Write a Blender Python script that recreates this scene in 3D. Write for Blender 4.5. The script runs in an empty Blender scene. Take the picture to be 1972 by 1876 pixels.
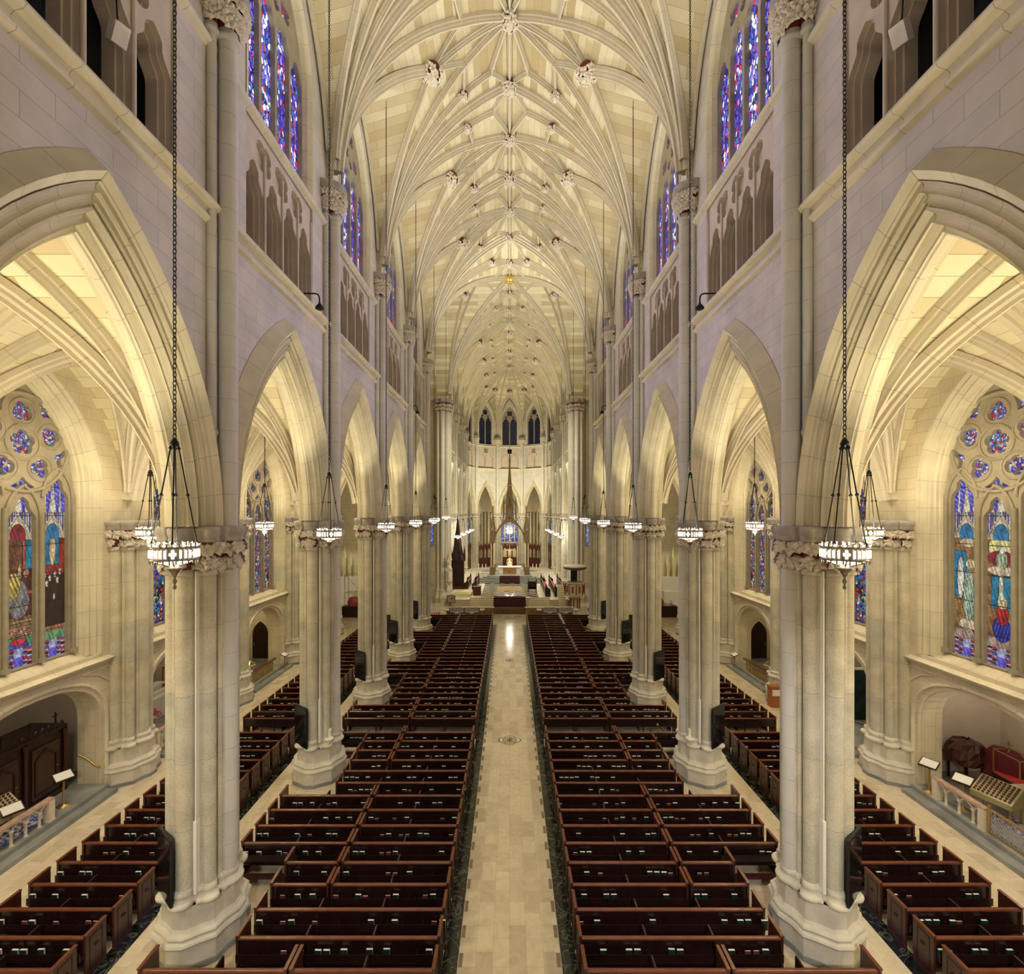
import bpy, math, random
from math import sin, cos, pi, sqrt, atan2, hypot
from mathutils import Vector, Matrix
from mathutils.geometry import tessellate_polygon
random.seed(7)
SC = bpy.context.scene
COL = SC.collection

# ------------------------------------------------------------------ camera
H = 10.5                      # eye height in the organ loft
cam = bpy.data.objects.new('camera', bpy.data.cameras.new('camera'))
COL.objects.link(cam)
cam.location = (0, 0, H)
cam.rotation_euler = (pi/2, 0, 0)
cam.data.sensor_width = 36.0
cam.data.sensor_fit = 'HORIZONTAL'
cam.data.lens = 940.0/1972.0*36.0
cam.data.shift_x = 4.5/1972.0
cam.data.shift_y = 47.0/1972.0
cam.data.clip_start = 0.05
cam.data.clip_end = 300
SC.camera = cam

# ------------------------------------------------------------------ world, exposure
w = bpy.data.worlds.new('world'); SC.world = w; w.use_nodes = True
w.node_tree.nodes['Background'].inputs[0].default_value = (0.05, 0.05, 0.08, 1)
w.node_tree.nodes['Background'].inputs[1].default_value = 0.3
SC.view_settings.view_transform = 'Standard'
SC.view_settings.look = 'None'
SC.view_settings.gamma = 1.0
SC.view_settings.exposure = 0.0
SC.view_settings.use_curve_mapping = False

# ------------------------------------------------------------------ main dimensions
S = 7.4                       # bay length
P0 = 4.74                     # first pier
PY = [P0 + S*k for k in range(-1, 6)]   # -2.66 ... 41.74
CR0, CR1 = 41.74, 56.74       # crossing
XF = 7.32                     # nave wall face
XP = 7.6                      # pier centre
ZC = 10.15                    # arcade springing
ZV = 23.4                     # nave vault springing
WARM = (1.0, 0.82, 0.52)
CREAM = (1.0, 0.925, 0.77)
LAV = (0.62, 0.55, 1.0)
CHOIR = (1.0, 0.88, 0.60)
GOLD = (1.0, 0.87, 0.58)
AISLE = (1.0, 0.86, 0.60)

# ------------------------------------------------------------------ lamps
def lamp(name, kind, loc, energy, color, size=0.1, target=None, angle=None, blend=0.8, sizey=None):
    d = bpy.data.lights.new(name, kind); d.energy = energy; d.color = color
    if kind == 'AREA':
        d.size = size
        if sizey: d.shape = 'RECTANGLE'; d.size_y = sizey
    else:
        d.shadow_soft_size = size
    if kind == 'SPOT':
        d.spot_size = math.radians(angle or 90); d.spot_blend = blend
    o = bpy.data.objects.new(name, d); COL.objects.link(o); o.location = loc
    if target is not None:
        v = Vector(target) - Vector(loc)
        o.rotation_euler = v.to_track_quat('-Z', 'Y').to_euler()
    return o

for sx in (-1, 1):
    for k in range(6):
        ym = P0 + S*(k - 0.5)
        # fill spots added in each aisle bay: vault from below, floor from above
        lamp('aisle_up_fill', 'SPOT', (sx*11.7, ym, 9.4), 730, WARM, 0.25, (sx*11.2, ym+0.6, 20), 172, 0.4)
        lamp('aisle_down_fill', 'SPOT', (sx*11.7, ym, 15.6), 1300, AISLE, 0.15, (sx*12.8, ym+0.3, 0), 130, 0.8)
        # floodlights on the clerestory sills: warm across to the vault, lavender down to the opposite wall
        if k > 0: lamp('vault_floodlight', 'SPOT', (sx*6.9, ym, 22.5), 1650 if k > 1 else 800, CREAM, 0.25, (-sx*3.2, ym-1.5, 33.5), 125, 0.9)
        if k > 2: lamp('wall_floodlight', 'SPOT', (sx*6.85, ym, 22.3), 1900, LAV, 0.3, (-sx*7.3, ym-12.0, 16.0), 72, 0.9)
        lamp('nave_downlight', 'SPOT', (sx*6.6, ym, 22.3), 950, CREAM, 0.15, (-sx*4.5, ym-5.0, 0), 50, 0.9)
for sx in (-1, 1):
    lamp('pier_fill_spot', 'SPOT', (sx*2.5, -2.0, 11.5), 4800 if sx > 0 else 3400, (1.0, 0.97, 0.95), 0.3, (sx*7.6, 12.6, 0.6), 46, 0.8)  # added behind the camera to brighten the nearest piers and their bases
    lamp('crossing_floodlight', 'SPOT', (sx*6.6, 42.6, 22.5), 3200, CREAM, 0.3, (-sx*2, 52, 34), 120, 0.9)
    lamp('crossing_floodlight', 'SPOT', (sx*6.6, 42.4, 21), 12000, CHOIR, 0.3, (-sx*6.5, 56.5, 12), 62, 0.8)
    lamp('transept_floodlight', 'SPOT', (sx*14, 49, 12), 500, WARM, 0.3, (sx*16, 49, 30), 150, 0.9)
    for k in range(3):
        yc = 60.4 + 7.4*k
        lamp('choir_floodlight', 'SPOT', (sx*6.8, yc, 22.5), 1000, CHOIR, 0.3, (-sx*3, yc, 33), 130, 0.9)
        lamp('choir_downlight', 'SPOT', (sx*6.4, yc, 22), 2200, CHOIR, 0.2, (-sx*1, yc+2, 2), 90, 0.8)
        lamp('choir_aisle_light', 'SPOT', (sx*11.5, yc, 6), 160, WARM, 0.3, (sx*11.5, yc, 20), 160, 0.8)
lamp('apse_floodlight', 'SPOT', (0, 76, 13), 4200, CHOIR, 0.5, (0, 88, 17), 150, 0.9)
lamp('ambulatory_light', 'POINT', (0, 91, 7), 700, WARM, 0.5)

# ------------------------------------------------------------------ materials
MATS = {}
def nodes_mat(name):
    m = bpy.data.materials.new(name); m.use_nodes = True
    nt = m.node_tree; b = nt.nodes['Principled BSDF']
    MATS[name] = m
    return m, nt, b
def plain(name, col, rough=0.6, metal=0.0, noise=0.0, scale=8.0, spec=None, bump=0.0, emit=None, es=0.0):
    m, nt, b = nodes_mat(name)
    b.inputs['Base Color'].default_value = (*col, 1)
    b.inputs['Roughness'].default_value = rough
    b.inputs['Metallic'].default_value = metal
    if spec is not None: b.inputs['Specular IOR Level'].default_value = spec
    if emit:
        b.inputs['Emission Color'].default_value = (*emit, 1); b.inputs['Emission Strength'].default_value = es
    if noise > 0:
        tc = nt.nodes.new('ShaderNodeTexCoord'); n = nt.nodes.new('ShaderNodeTexNoise')
        n.inputs['Scale'].default_value = scale; n.inputs['Detail'].default_value = 5
        nt.links.new(tc.outputs['Object'], n.inputs['Vector'])
        r = nt.nodes.new('ShaderNodeMapRange')
        r.inputs[1].default_value = 0.25; r.inputs[2].default_value = 0.75
        r.inputs[3].default_value = 1-noise; r.inputs[4].default_value = 1+noise
        nt.links.new(n.outputs['Fac'], r.inputs[0])
        mx = nt.nodes.new('ShaderNodeVectorMath'); mx.operation = 'SCALE'
        mx.inputs[0].default_value = col
        nt.links.new(r.outputs[0], mx.inputs['Scale'])
        nt.links.new(mx.outputs[0], b.inputs['Base Color'])
        if bump:
            bp = nt.nodes.new('ShaderNodeBump'); bp.inputs['Strength'].default_value = bump; bp.inputs['Distance'].default_value = 0.02
            nt.links.new(n.outputs['Fac'], bp.inputs['Height']); nt.links.new(bp.outputs[0], b.inputs['Normal'])
    return m
def stone(name, c1, c2, bw, rh, mortar=0.007, mcol=None, rough=0.75, nz=0.10, nscale=1.3, bias=0.0, bump=0.35, speck=0.0):
    """ashlar: joints and block tints laid out in the mesh's UVs (metres)"""
    c1 = (c1[0]*0.99, c1[1]*1.05, c1[2]*1.04); c2 = (c2[0]*0.99, c2[1]*1.05, c2[2]*1.04)
    m, nt, b = nodes_mat(name)
    L = nt.links.new
    uv = nt.nodes.new('ShaderNodeUVMap')
    br = nt.nodes.new('ShaderNodeTexBrick')
    br.inputs['Scale'].default_value = 1.0
    br.inputs['Color1'].default_value = (*c1, 1); br.inputs['Color2'].default_value = (*c2, 1)
    mc = mcol or tuple(v*0.60 for v in c2)
    br.inputs['Mortar'].default_value = (*mc, 1)
    br.inputs['Mortar Size'].default_value = mortar
    br.inputs['Mortar Smooth'].default_value = 0.3
    br.inputs['Bias'].default_value = bias
    br.inputs['Brick Width'].default_value = bw
    br.inputs['Row Height'].default_value = rh
    L(uv.outputs[0], br.inputs['Vector'])
    geo = nt.nodes.new('ShaderNodeTexCoord')
    n = nt.nodes.new('ShaderNodeTexNoise'); n.inputs['Scale'].default_value = nscale; n.inputs['Detail'].default_value = 6
    L(geo.outputs['Object'], n.inputs['Vector'])
    r = nt.nodes.new('ShaderNodeMapRange')
    r.inputs[1].default_value = 0.3; r.inputs[2].default_value = 0.7
    r.inputs[3].default_value = 1-nz; r.inputs[4].default_value = 1+nz
    L(n.outputs['Fac'], r.inputs[0])
    mul = nt.nodes.new('ShaderNodeVectorMath'); mul.operation = 'SCALE'
    L(br.outputs['Color'], mul.inputs[0]); L(r.outputs[0], mul.inputs['Scale'])
    out = mul.outputs[0]
    if speck:
        n2 = nt.nodes.new('ShaderNodeTexNoise'); n2.inputs['Scale'].default_value = 38; n2.inputs['Detail'].default_value = 3
        L(geo.outputs['Object'], n2.inputs['Vector'])
        r2 = nt.nodes.new('ShaderNodeMapRange'); r2.inputs[1].default_value = 0.35; r2.inputs[2].default_value = 0.6
        r2.inputs[3].default_value = 1-speck; r2.inputs[4].default_value = 1.0
        L(n2.outputs['Fac'], r2.inputs[0])
        m2 = nt.nodes.new('ShaderNodeVectorMath'); m2.operation = 'SCALE'
        L(out, m2.inputs[0]); L(r2.outputs[0], m2.inputs['Scale']); out = m2.outputs[0]
    L(out, b.inputs['Base Color'])
    b.inputs['Roughness'].default_value = rough
    b.inputs['Specular IOR Level'].default_value = 0.25
    if bump:
        inv = nt.nodes.new('ShaderNodeMath'); inv.operation = 'SUBTRACT'; inv.inputs[0].default_value = 1.0
        L(br.outputs['Fac'], inv.inputs[1])
        bp = nt.nodes.new('ShaderNodeBump'); bp.inputs['Strength'].default_value = bump; bp.inputs['Distance'].default_value = 0.012
        L(inv.outputs[0], bp.inputs['Height']); L(bp.outputs[0], b.inputs['Normal'])
    return m
M_WALL = stone('ashlar_nave', (0.58, 0.53, 0.50), (0.64, 0.56, 0.50), 1.15, 0.42, bias=-0.2, bump=0.15)
M_AISLE = stone('ashlar_aisle', (0.66, 0.56, 0.41), (0.70, 0.58, 0.41), 1.0, 0.42)
M_ARCH = stone('arch_stone', (0.68, 0.60, 0.47), (0.72, 0.62, 0.46), 0.95, 40.0, mortar=0.009, bump=0.2)
M_VAULT = stone('vault_web', (0.76, 0.67, 0.49), (0.46, 0.34, 0.18), 3.4, 0.42, mortar=0.006, bias=-0.15, nz=0.04, bump=0.1)
M_RIB = stone('rib_stone', (0.62, 0.54, 0.44), (0.66, 0.56, 0.43), 0.9, 40.0, mortar=0.008, nz=0.05, bump=0.1)
M_PIER = stone('pier_stone', (0.59, 0.53, 0.42), (0.65, 0.56, 0.42), 30.0, 1.55, mortar=0.007, nz=0.16, nscale=1.8, speck=0.22, bump=0.15)
M_SHAFT = stone('shaft_stone', (0.60, 0.56, 0.53), (0.65, 0.59, 0.53), 30.0, 0.78, mortar=0.007, nz=0.06, bump=0.15)
M_TRAC = plain('tracery_stone', (0.58, 0.51, 0.42), 0.8, noise=0.1, scale=2)
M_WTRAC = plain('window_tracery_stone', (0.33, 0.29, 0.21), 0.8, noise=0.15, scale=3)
M_BASE = plain('base_limestone', (0.62, 0.58, 0.47), 0.7, noise=0.15, scale=3, bump=0.1)
M_ABAC = plain('abacus_limestone', (0.40, 0.37, 0.33), 0.7, noise=0.2, scale=4)
M_LEAF = plain('carved_leaf_stone', (0.72, 0.66, 0.56), 0.7, noise=0.12, scale=6)
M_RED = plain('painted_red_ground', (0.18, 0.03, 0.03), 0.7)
M_DARK = plain('gallery_shade', (0.012, 0.012, 0.014), 0.9)
M_PLASTER = plain('chapel_plaster', (0.55, 0.47, 0.38), 0.85, noise=0.08, scale=1.2)
M_STEP = plain('grey_marble_step', (0.25, 0.26, 0.24), 0.4, noise=0.35, scale=1.6)
M_WOOD = plain('dark_pew_oak', (0.017, 0.006, 0.005), 0.30, noise=0.35, scale=3)
M_RAIL = plain('polished_rail_oak', (0.13, 0.038, 0.017), 0.25, noise=0.25, scale=3)
M_PANEL = plain('carved_oak_panel', (0.055, 0.018, 0.010), 0.3, noise=0.3, scale=4)
M_KNEEL = plain('red_kneeler_leather', (0.045, 0.004, 0.005), 0.5)
M_IRON = plain('black_iron', (0.015, 0.015, 0.015), 0.45, 0.6)
M_BRASS = plain('aged_brass', (0.50, 0.36, 0.14), 0.35, 0.8, noise=0.1)
M_SILV = plain('chandelier_metal', (0.30, 0.27, 0.22), 0.35, 0.8)
M_GLOW = plain('chandelier_glow', (1, 1, 1), 0.5, emit=(1.0, 0.93, 0.82), es=3.6)
M_WHITE = plain('white_paper', (0.80, 0.78, 0.72), 0.7)
M_GREEN = plain('green_book_cover', (0.006, 0.028, 0.020), 0.45)
M_MISSAL = plain('red_booklet_cover', (0.12, 0.03, 0.02), 0.6)
M_SCREEN = plain('screen_glass', (0.008, 0.008, 0.010), 0.08)
M_BLACK = plain('black_plastic', (0.010, 0.010, 0.011), 0.5)
M_CHAPWOOD = plain('confessional_oak', (0.022, 0.008, 0.006), 0.4, noise=0.35, scale=3)
M_CARPET = plain('red_carpet', (0.09, 0.012, 0.014), 0.95, noise=0.6, scale=14)
M_REDSEAT = plain('red_cushion', (0.75, 0.03, 0.05), 0.8)
M_GOLD = plain('gilded_bronze', (0.85, 0.60, 0.18), 0.3, 0.7)
M_BRONZE = plain('baldachin_bronze', (0.20, 0.14, 0.07), 0.45, 0.3, noise=0.3, scale=5)
M_ALTAR = plain('white_altar_marble', (0.80, 0.76, 0.66), 0.4, noise=0.06)
M_SCREENW = plain('choir_screen_oak', (0.10, 0.022, 0.016), 0.45, noise=0.3)
M_SANCT = plain('sanctuary_stone', (0.62, 0.54, 0.38), 0.5, noise=0.1)
M_CANDLE = plain('candle_wax', (0.85, 0.80, 0.65), 0.5)

def marble(name, base, vein, rough, scale, lo=0.47, hi=0.53):
    m, nt, b = nodes_mat(name); L = nt.links.new
    tc = nt.nodes.new('ShaderNodeTexCoord'); n = nt.nodes.new('ShaderNodeTexNoise')
    n.inputs['Scale'].default_value = scale; n.inputs['Detail'].default_value = 8; n.inputs['Distortion'].default_value = 2.0
    L(tc.outputs['Object'], n.inputs['Vector'])
    cr = nt.nodes.new('ShaderNodeValToRGB'); e = cr.color_ramp.elements
    e[0].position = lo-0.03; e[0].color = (*base, 1); e[1].position = hi+0.03; e[1].color = (*base, 1)
    x = cr.color_ramp.elements.new(0.5); x.color = (*vein, 1)
    L(n.outputs['Fac'], cr.inputs[0]); L(cr.outputs[0], b.inputs['Base Color'])
    b.inputs['Roughness'].default_value = rough
    return m
M_BLKMARB = marble('black_veined_marble', (0.010, 0.012, 0.010), (0.10, 0.11, 0.09), 0.12, 1.6, 0.495, 0.505)
M_SCREENBASE = marble('checker_marble', (0.35, 0.34, 0.30), (0.6, 0.58, 0.5), 0.15, 2.0)

def floor_mat():
    m, nt, b = nodes_mat('cream_floor_slabs'); L = nt.links.new
    uv = nt.nodes.new('ShaderNodeUVMap'); mp = nt.nodes.new('ShaderNodeMapping')
    mp.inputs['Rotation'].default_value = (0, 0, pi/2)
    L(uv.outputs[0], mp.inputs['Vector'])
    br = nt.nodes.new('ShaderNodeTexBrick'); br.inputs['Scale'].default_value = 1
    br.inputs['Color1'].default_value = (0.66, 0.57, 0.41, 1); br.inputs['Color2'].default_value = (0.46, 0.38, 0.27, 1)
    br.inputs['Mortar'].default_value = (0.50, 0.43, 0.31, 1); br.inputs['Mortar Size'].default_value = 0.006
    br.inputs['Brick Width'].default_value = 0.75; br.inputs['Row Height'].default_value = 0.40; br.inputs['Bias'].default_value = -0.35
    L(mp.outputs[0], br.inputs['Vector'])
    n = nt.nodes.new('ShaderNodeTexNoise'); n.inputs['Scale'].default_value = 2.2; n.inputs['Detail'].default_value = 8; n.inputs['Distortion'].default_value = 1.5
    L(uv.outputs[0], n.inputs['Vector'])
    r = nt.nodes.new('ShaderNodeMapRange'); r.inputs[1].default_value = 0.3; r.inputs[2].default_value = 0.7
    r.inputs[3].default_value = 0.88; r.inputs[4].default_value = 1.08
    L(n.outputs['Fac'], r.inputs[0])
    mul = nt.nodes.new('ShaderNodeVectorMath'); mul.operation = 'SCALE'
    L(br.outputs['Color'], mul.inputs[0]); L(r.outputs[0], mul.inputs['Scale']); L(mul.outputs[0], b.inputs['Base Color'])
    b.inputs['Roughness'].default_value = 0.16
    return m
M_FLOOR = floor_mat()
M_DENT = plain('grey_brown_inset_marble', (0.24, 0.18, 0.12), 0.2, noise=0.2)

def glass_mosaic(name, cols, scale, strength, stretch=(1, 1, 1), lead=0.06):
    """leaded mosaic glass lit from behind: cells of colour with dark lead lines, laid out in UVs (metres)"""
    m, nt, b = nodes_mat(name); L = nt.links.new
    uv = nt.nodes.new('ShaderNodeUVMap'); mp = nt.nodes.new('ShaderNodeMapping'); mp.inputs['Scale'].default_value = stretch
    L(uv.outputs[0], mp.inputs['Vector'])
    v = nt.nodes.new('ShaderNodeTexVoronoi'); v.inputs['Scale'].default_value = scale
    L(mp.outputs[0], v.inputs['Vector'])
    ve = nt.nodes.new('ShaderNodeTexVoronoi'); ve.feature = 'DISTANCE_TO_EDGE'; ve.inputs['Scale'].default_value = scale
    L(mp.outputs[0], ve.inputs['Vector'])
    sep = nt.nodes.new('ShaderNodeSeparateColor'); L(v.outputs['Color'], sep.inputs[0])
    cr = nt.nodes.new('ShaderNodeValToRGB'); cr.color_ramp.interpolation = 'CONSTANT'
    el = cr.color_ramp.elements
    while len(el) > 1: el.remove(el[-1])
    for i, (p, c) in enumerate(cols):
        e = el[0] if i == 0 else el.new(p)
        e.position = p; e.color = (*c, 1)
    L(sep.outputs[0], cr.inputs[0])
    st = nt.nodes.new('ShaderNodeMath'); st.operation = 'GREATER_THAN'; st.inputs[1].default_value = lead
    L(ve.outputs['Distance'], st.inputs[0])
    mul = nt.nodes.new('ShaderNodeVectorMath'); mul.operation = 'SCALE'
    L(cr.outputs[0], mul.inputs[0]); L(st.outputs[0], mul.inputs['Scale'])
    b.inputs['Base Color'].default_value = (0.01, 0.01, 0.012, 1); b.inputs['Roughness'].default_value = 0.3
    L(mul.outputs[0], b.inputs['Emission Color']); b.inputs['Emission Strength'].default_value = strength
    return m
M_GL_CLER = glass_mosaic('clerestory_glass', [(0, (0.03, 0.04, 0.35)), (0.22, (0.10, 0.07, 0.55)), (0.40, (0.22, 0.12, 0.75)), (0.52, (0.85, 0.88, 1.0)), (0.66, (0.7, 0.03, 0.05)), (0.74, (0.05, 0.25, 0.6)), (0.84, (0.02, 0.02, 0.08)), (0.93, (0.5, 0.3, 0.9))], 7.0, 1.3, (1.4, 0.8, 1))
M_GL_APSE = glass_mosaic('dark_apse_glass', [(0, (0.004, 0.006, 0.02)), (0.5, (0.01, 0.015, 0.05)), (0.85, (0.03, 0.04, 0.1))], 6.0, 0.5)
M_GL_ROSE = glass_mosaic('rose_glass', [(0, (0.07, 0.05, 0.4)), (0.25, (0.5, 0.04, 0.06)), (0.4, (0.25, 0.3, 0.75)), (0.6, (0.08, 0.3, 0.12)), (0.72, (0.8, 0.6, 0.25)), (0.85, (0.75, 0.75, 0.85))], 14.0, 0.9, lead=0.05)
M_GL_FAR = glass_mosaic('aisle_far_glass', [(0, (0.03, 0.06, 0.3)), (0.2, (0.45, 0.04, 0.03)), (0.4, (0.05, 0.25, 0.35)), (0.55, (0.02, 0.02, 0.02)), (0.7, (0.6, 0.35, 0.12)), (0.82, (0.65, 0.6, 0.5)), (0.92, (0.12, 0.08, 0.45))], 8.0, 0.8, lead=0.05)
M_GL_LADY = glass_mosaic('lady_chapel_glass', [(0, (0.03, 0.05, 0.25)), (0.35, (0.10, 0.16, 0.5)), (0.65, (0.3, 0.35, 0.7)), (0.88, (0.7, 0.75, 0.9))], 5.0, 0.9, lead=0.05)

# ------------------------------------------------------------------ mesh helpers
def hcurve(R, c, t):
    return sqrt(max(R*R-t*t, 0)) - c
class MB:
    """collects faces with UVs and links them as one mesh object"""
    def __init__(self): self.v = []; self.f = []; self.uv = []; self.sm = []
    def add(self, verts, faces, uvs=None, smooth=False):
        n = len(self.v); self.v.extend(verts)
        for i, f in enumerate(faces):
            self.f.append([n+a for a in f]); self.uv.append(uvs[i] if uvs else None); self.sm.append(smooth)
        return self
    def grid(self, P, UV=None, closed=False, smooth=True):
        """P[i][j] rows of points"""
        n = len(self.v); R = len(P); C = len(P[0])
        for row in P: self.v.extend(row)
        cc = C if closed else C-1
        for i in range(R-1):
            for j in range(cc):
                j2 = (j+1) % C
                self.f.append([n+i*C+j, n+i*C+j2, n+(i+1)*C+j2, n+(i+1)*C+j])
                if UV:
                    a, b, c, d = UV[i][j], (UV[i][j2] if j2 else (UV[i][j][0]+(UV[i][j][0]-UV[i][j-1][0]), UV[i][j][1])), None, UV[i+1][j]
                    c = UV[i+1][j2] if j2 else (b[0], d[1])
                    self.uv.append([a, b, c, d])
                else: self.uv.append(None)
                self.sm.append(smooth)
        return self
    def box(self, x0, x1, y0, y1, z0, z1):
        v = [(x0,y0,z0),(x1,y0,z0),(x1,y1,z0),(x0,y1,z0),(x0,y0,z1),(x1,y0,z1),(x1,y1,z1),(x0,y1,z1)]
        return self.add(v, [[3,2,1,0],[4,5,6,7],[0,1,5,4],[1,2,6,5],[2,3,7,6],[3,0,4,7]])
    def obox(self, c, ax, sx, sy, z0, z1):
        """box turned about z: centre c, angle ax, half sizes"""
        ca, sa = cos(ax), sin(ax); pts = []
        for z in (z0, z1):
            for a, b in ((-sx,-sy),(sx,-sy),(sx,sy),(-sx,sy)):
                pts.append((c[0]+a*ca-b*sa, c[1]+a*sa+b*ca, z))
        return self.add(pts, [[3,2,1,0],[4,5,6,7],[0,1,5,4],[1,2,6,5],[2,3,7,6],[3,0,4,7]])
    def lathe(self, prof, cx=0, cy=0, n=20, smooth=True, sx=1, sy=1):
        P = [[(cx+r*cos(2*pi*j/n)*sx, cy+r*sin(2*pi*j/n)*sy, z) for j in range(n)] for r, z in prof]
        UV = [[(2*pi*j/n*0.3, z) for j in range(n)] for r, z in prof]
        return self.grid(P, UV, closed=True, smooth=smooth)
    def tube(self, pts, r, n=6, smooth=True, closed=False):
        P = [Vector(p) for p in pts]; rows = []; m = len(P); up = None
        for i, p in enumerate(P):
            a = P[(i-1) % m] if (closed or i > 0) else p
            b = P[(i+1) % m] if (closed or i < m-1) else p
            t = (b-a).normalized()
            if up is None:
                up = Vector((0, 0, 1)) if abs(t.z) < 0.9 else Vector((1, 0, 0))
            s = t.cross(up).normalized(); u = s.cross(t).normalized(); up = u
            rr = r[i] if isinstance(r, (list, tuple)) else r
            rows.append([tuple(p+s*(rr*cos(2*pi*k/n))+u*(rr*sin(2*pi*k/n))) for k in range(n)])
        if closed: rows.append(rows[0])
        return self.grid(rows, None, closed=True, smooth=smooth)
    def plate(self, outer, holes, d0, d1, T):
        """flat plate with holes; outline in (a,b), thickness d0..d1, T(d,a,b) -> world; uv=(a,b)"""
        loops = [outer]+list(holes)
        tris = tessellate_polygon([[Vector((a, b, 0)) for a, b in lp] for lp in loops])
        flat = [p for lp in loops for p in lp]
        n = len(flat)
        vs = [T(d0, a, b) for a, b in flat] + [T(d1, a, b) for a, b in flat]
        fs = []; uvs = []
        for t in tris:
            fs.append(list(t)); uvs.append([flat[i] for i in t])
            fs.append([i+n for i in reversed(t)]); uvs.append([flat[i] for i in reversed(t)])
        k = 0
        for lp in loops:
            m = len(lp); s = 0
            for i in range(m):
                j = (i+1) % m
                L = hypot(lp[i][0]-lp[j][0], lp[i][1]-lp[j][1])
                fs.append([k+i, k+j, k+j+n, k+i+n])
                uvs.append([(s, d0), (s+L, d0), (s+L, d1), (s, d1)]); s += L
            k += m
        return self.add(vs, fs, uvs)
    def build(self, name, mat, parent=None, kind=None, label=None, cat=None, group=None, smooth=None):
        me = bpy.data.meshes.new(name)
        me.from_pydata(self.v, [], self.f)
        uvl = me.uv_layers.new(name='UVMap').data
        V = self.v; flat = []
        for f, uv in zip(self.f, self.uv):
            if uv is None:
                a, b, c = V[f[0]], V[f[1]], V[f[2]]
                ux, uy, uz = b[0]-a[0], b[1]-a[1], b[2]-a[2]; vx, vy, vz = c[0]-a[0], c[1]-a[1], c[2]-a[2]
                nx, ny, nz = abs(uy*vz-uz*vy), abs(uz*vx-ux*vz), abs(ux*vy-uy*vx)
                if nz >= nx and nz >= ny: uv = [(V[i][0], V[i][1]) for i in f]
                elif nx >= ny: uv = [(V[i][1], V[i][2]) for i in f]
                else: uv = [(V[i][0], V[i][2]) for i in f]
            for p in uv: flat.append(p[0]); flat.append(p[1])
        uvl.foreach_set('uv', flat)
        me.polygons.foreach_set('use_smooth', [bool(s) if smooth is None else smooth for s in self.sm])
        me.materials.append(mat); me.update()
        return link(name, me, parent, kind, label, cat, group)
def link(name, me, parent=None, kind=None, label=None, cat=None, group=None):
    o = bpy.data.objects.new(name, me); COL.objects.link(o)
    if parent: o.parent = parent
    if kind: o['kind'] = kind
    if label: o['label'] = label
    if cat: o['category'] = cat
    if group: o['group'] = group
    return o
def empty(name, loc=(0, 0, 0), rz=0.0, label=None, cat=None, group=None, kind=None):
    o = link(name, None, None, kind, label, cat, group)
    o.location = loc; o.rotation_euler = (0, 0, rz); return o
def kids(o): return [c for c in bpy.data.objects if c.parent == o]
def tree(o): return (o, [tree(c) for c in kids(o)])
def copy_tree(t, parent=None):
    o, ch = t
    c = o.copy(); COL.objects.link(c); c.parent = parent
    for x in ch: copy_tree(x, c)
    return c
def place(t, loc, rz=0.0, label=None, group=None):
    o = copy_tree(t); o.location = loc; o.rotation_euler = (0, 0, rz)
    if label: o['label'] = label
    if group: o['group'] = group
    return o

# pointed arches: centres on the springing line; inset keeps the centres
def arch_R(a, rise): return (rise*rise+a*a)/(2*a)
def arch_pts(a, rise, inset=0.0, n=14, zb=None, zs=0.0, cy=0.0):
    """(y,z) from near foot over the apex to far foot; zb = foot of straight jambs"""
    R = arch_R(a, rise); c = R-a; r = R-inset
    th = math.acos(min(1, c/r))
    left = [(cy+c-r*cos(th*i/n), zs+r*sin(th*i/n)) for i in range(n+1)]
    right = [(2*cy-y, z) for y, z in reversed(left[:-1])]
    p = left+right
    if zb is not None: p = [(p[0][0], zb)]+p+[(p[-1][0], zb)]
    return p
def arch_z(a, rise, y):
    R = arch_R(a, rise); return sqrt(max(R*R-(abs(y)+R-a)**2, 0.0))
def sweep_arch(mb, a, rise, prof, T, zs, zb=None, cy=0.0, n=14):
    """prof: list of (inset, depth)"""
    rows = []; uvs = []
    s = 0; v = 0
    base = arch_pts(a, rise, 0, n, zb, zs, cy)
    cum = [0]
    for i in range(1, len(base)): cum.append(cum[-1]+hypot(base[i][0]-base[i-1][0], base[i][1]-base[i-1][1]))
    half = cum[len(cum)//2]
    for k, (ins, d) in enumerate(prof):
        if k: v += hypot(ins-prof[k-1][0], d-prof[k-1][1])
        pts = arch_pts(a, rise, ins, n, zb, zs, cy)
        rows.append([T(d, y, z) for y, z in pts]); uvs.append([(abs(c-half)+0.47, v) for c in cum])
    mb.grid(rows, uvs, smooth=False)
def roll(i0, d0, r, a0, a1, n=5):
    """arc of a roll moulding centred (i0,d0) in (inset,depth)"""
    return [(i0+r*cos(math.radians(a0+(a1-a0)*k/n)), d0+r*sin(math.radians(a0+(a1-a0)*k/n))) for k in range(n+1)]
def foil(cy, cz, r, n, amp=0.3, rot=0.0, m=48, pt=0.0):
    out = []
    for k in range(m):
        t = 2*pi*k/m
        rr = r*(1-amp+amp*abs(cos(n*(t-rot)/2))**0.6)
        out.append((cy+rr*cos(t), cz+rr*sin(t)))
    return out
def circ(cy, cz, r, m=32): return [(cy+r*cos(2*pi*k/m), cz+r*sin(2*pi*k/m)) for k in range(m)]
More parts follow.
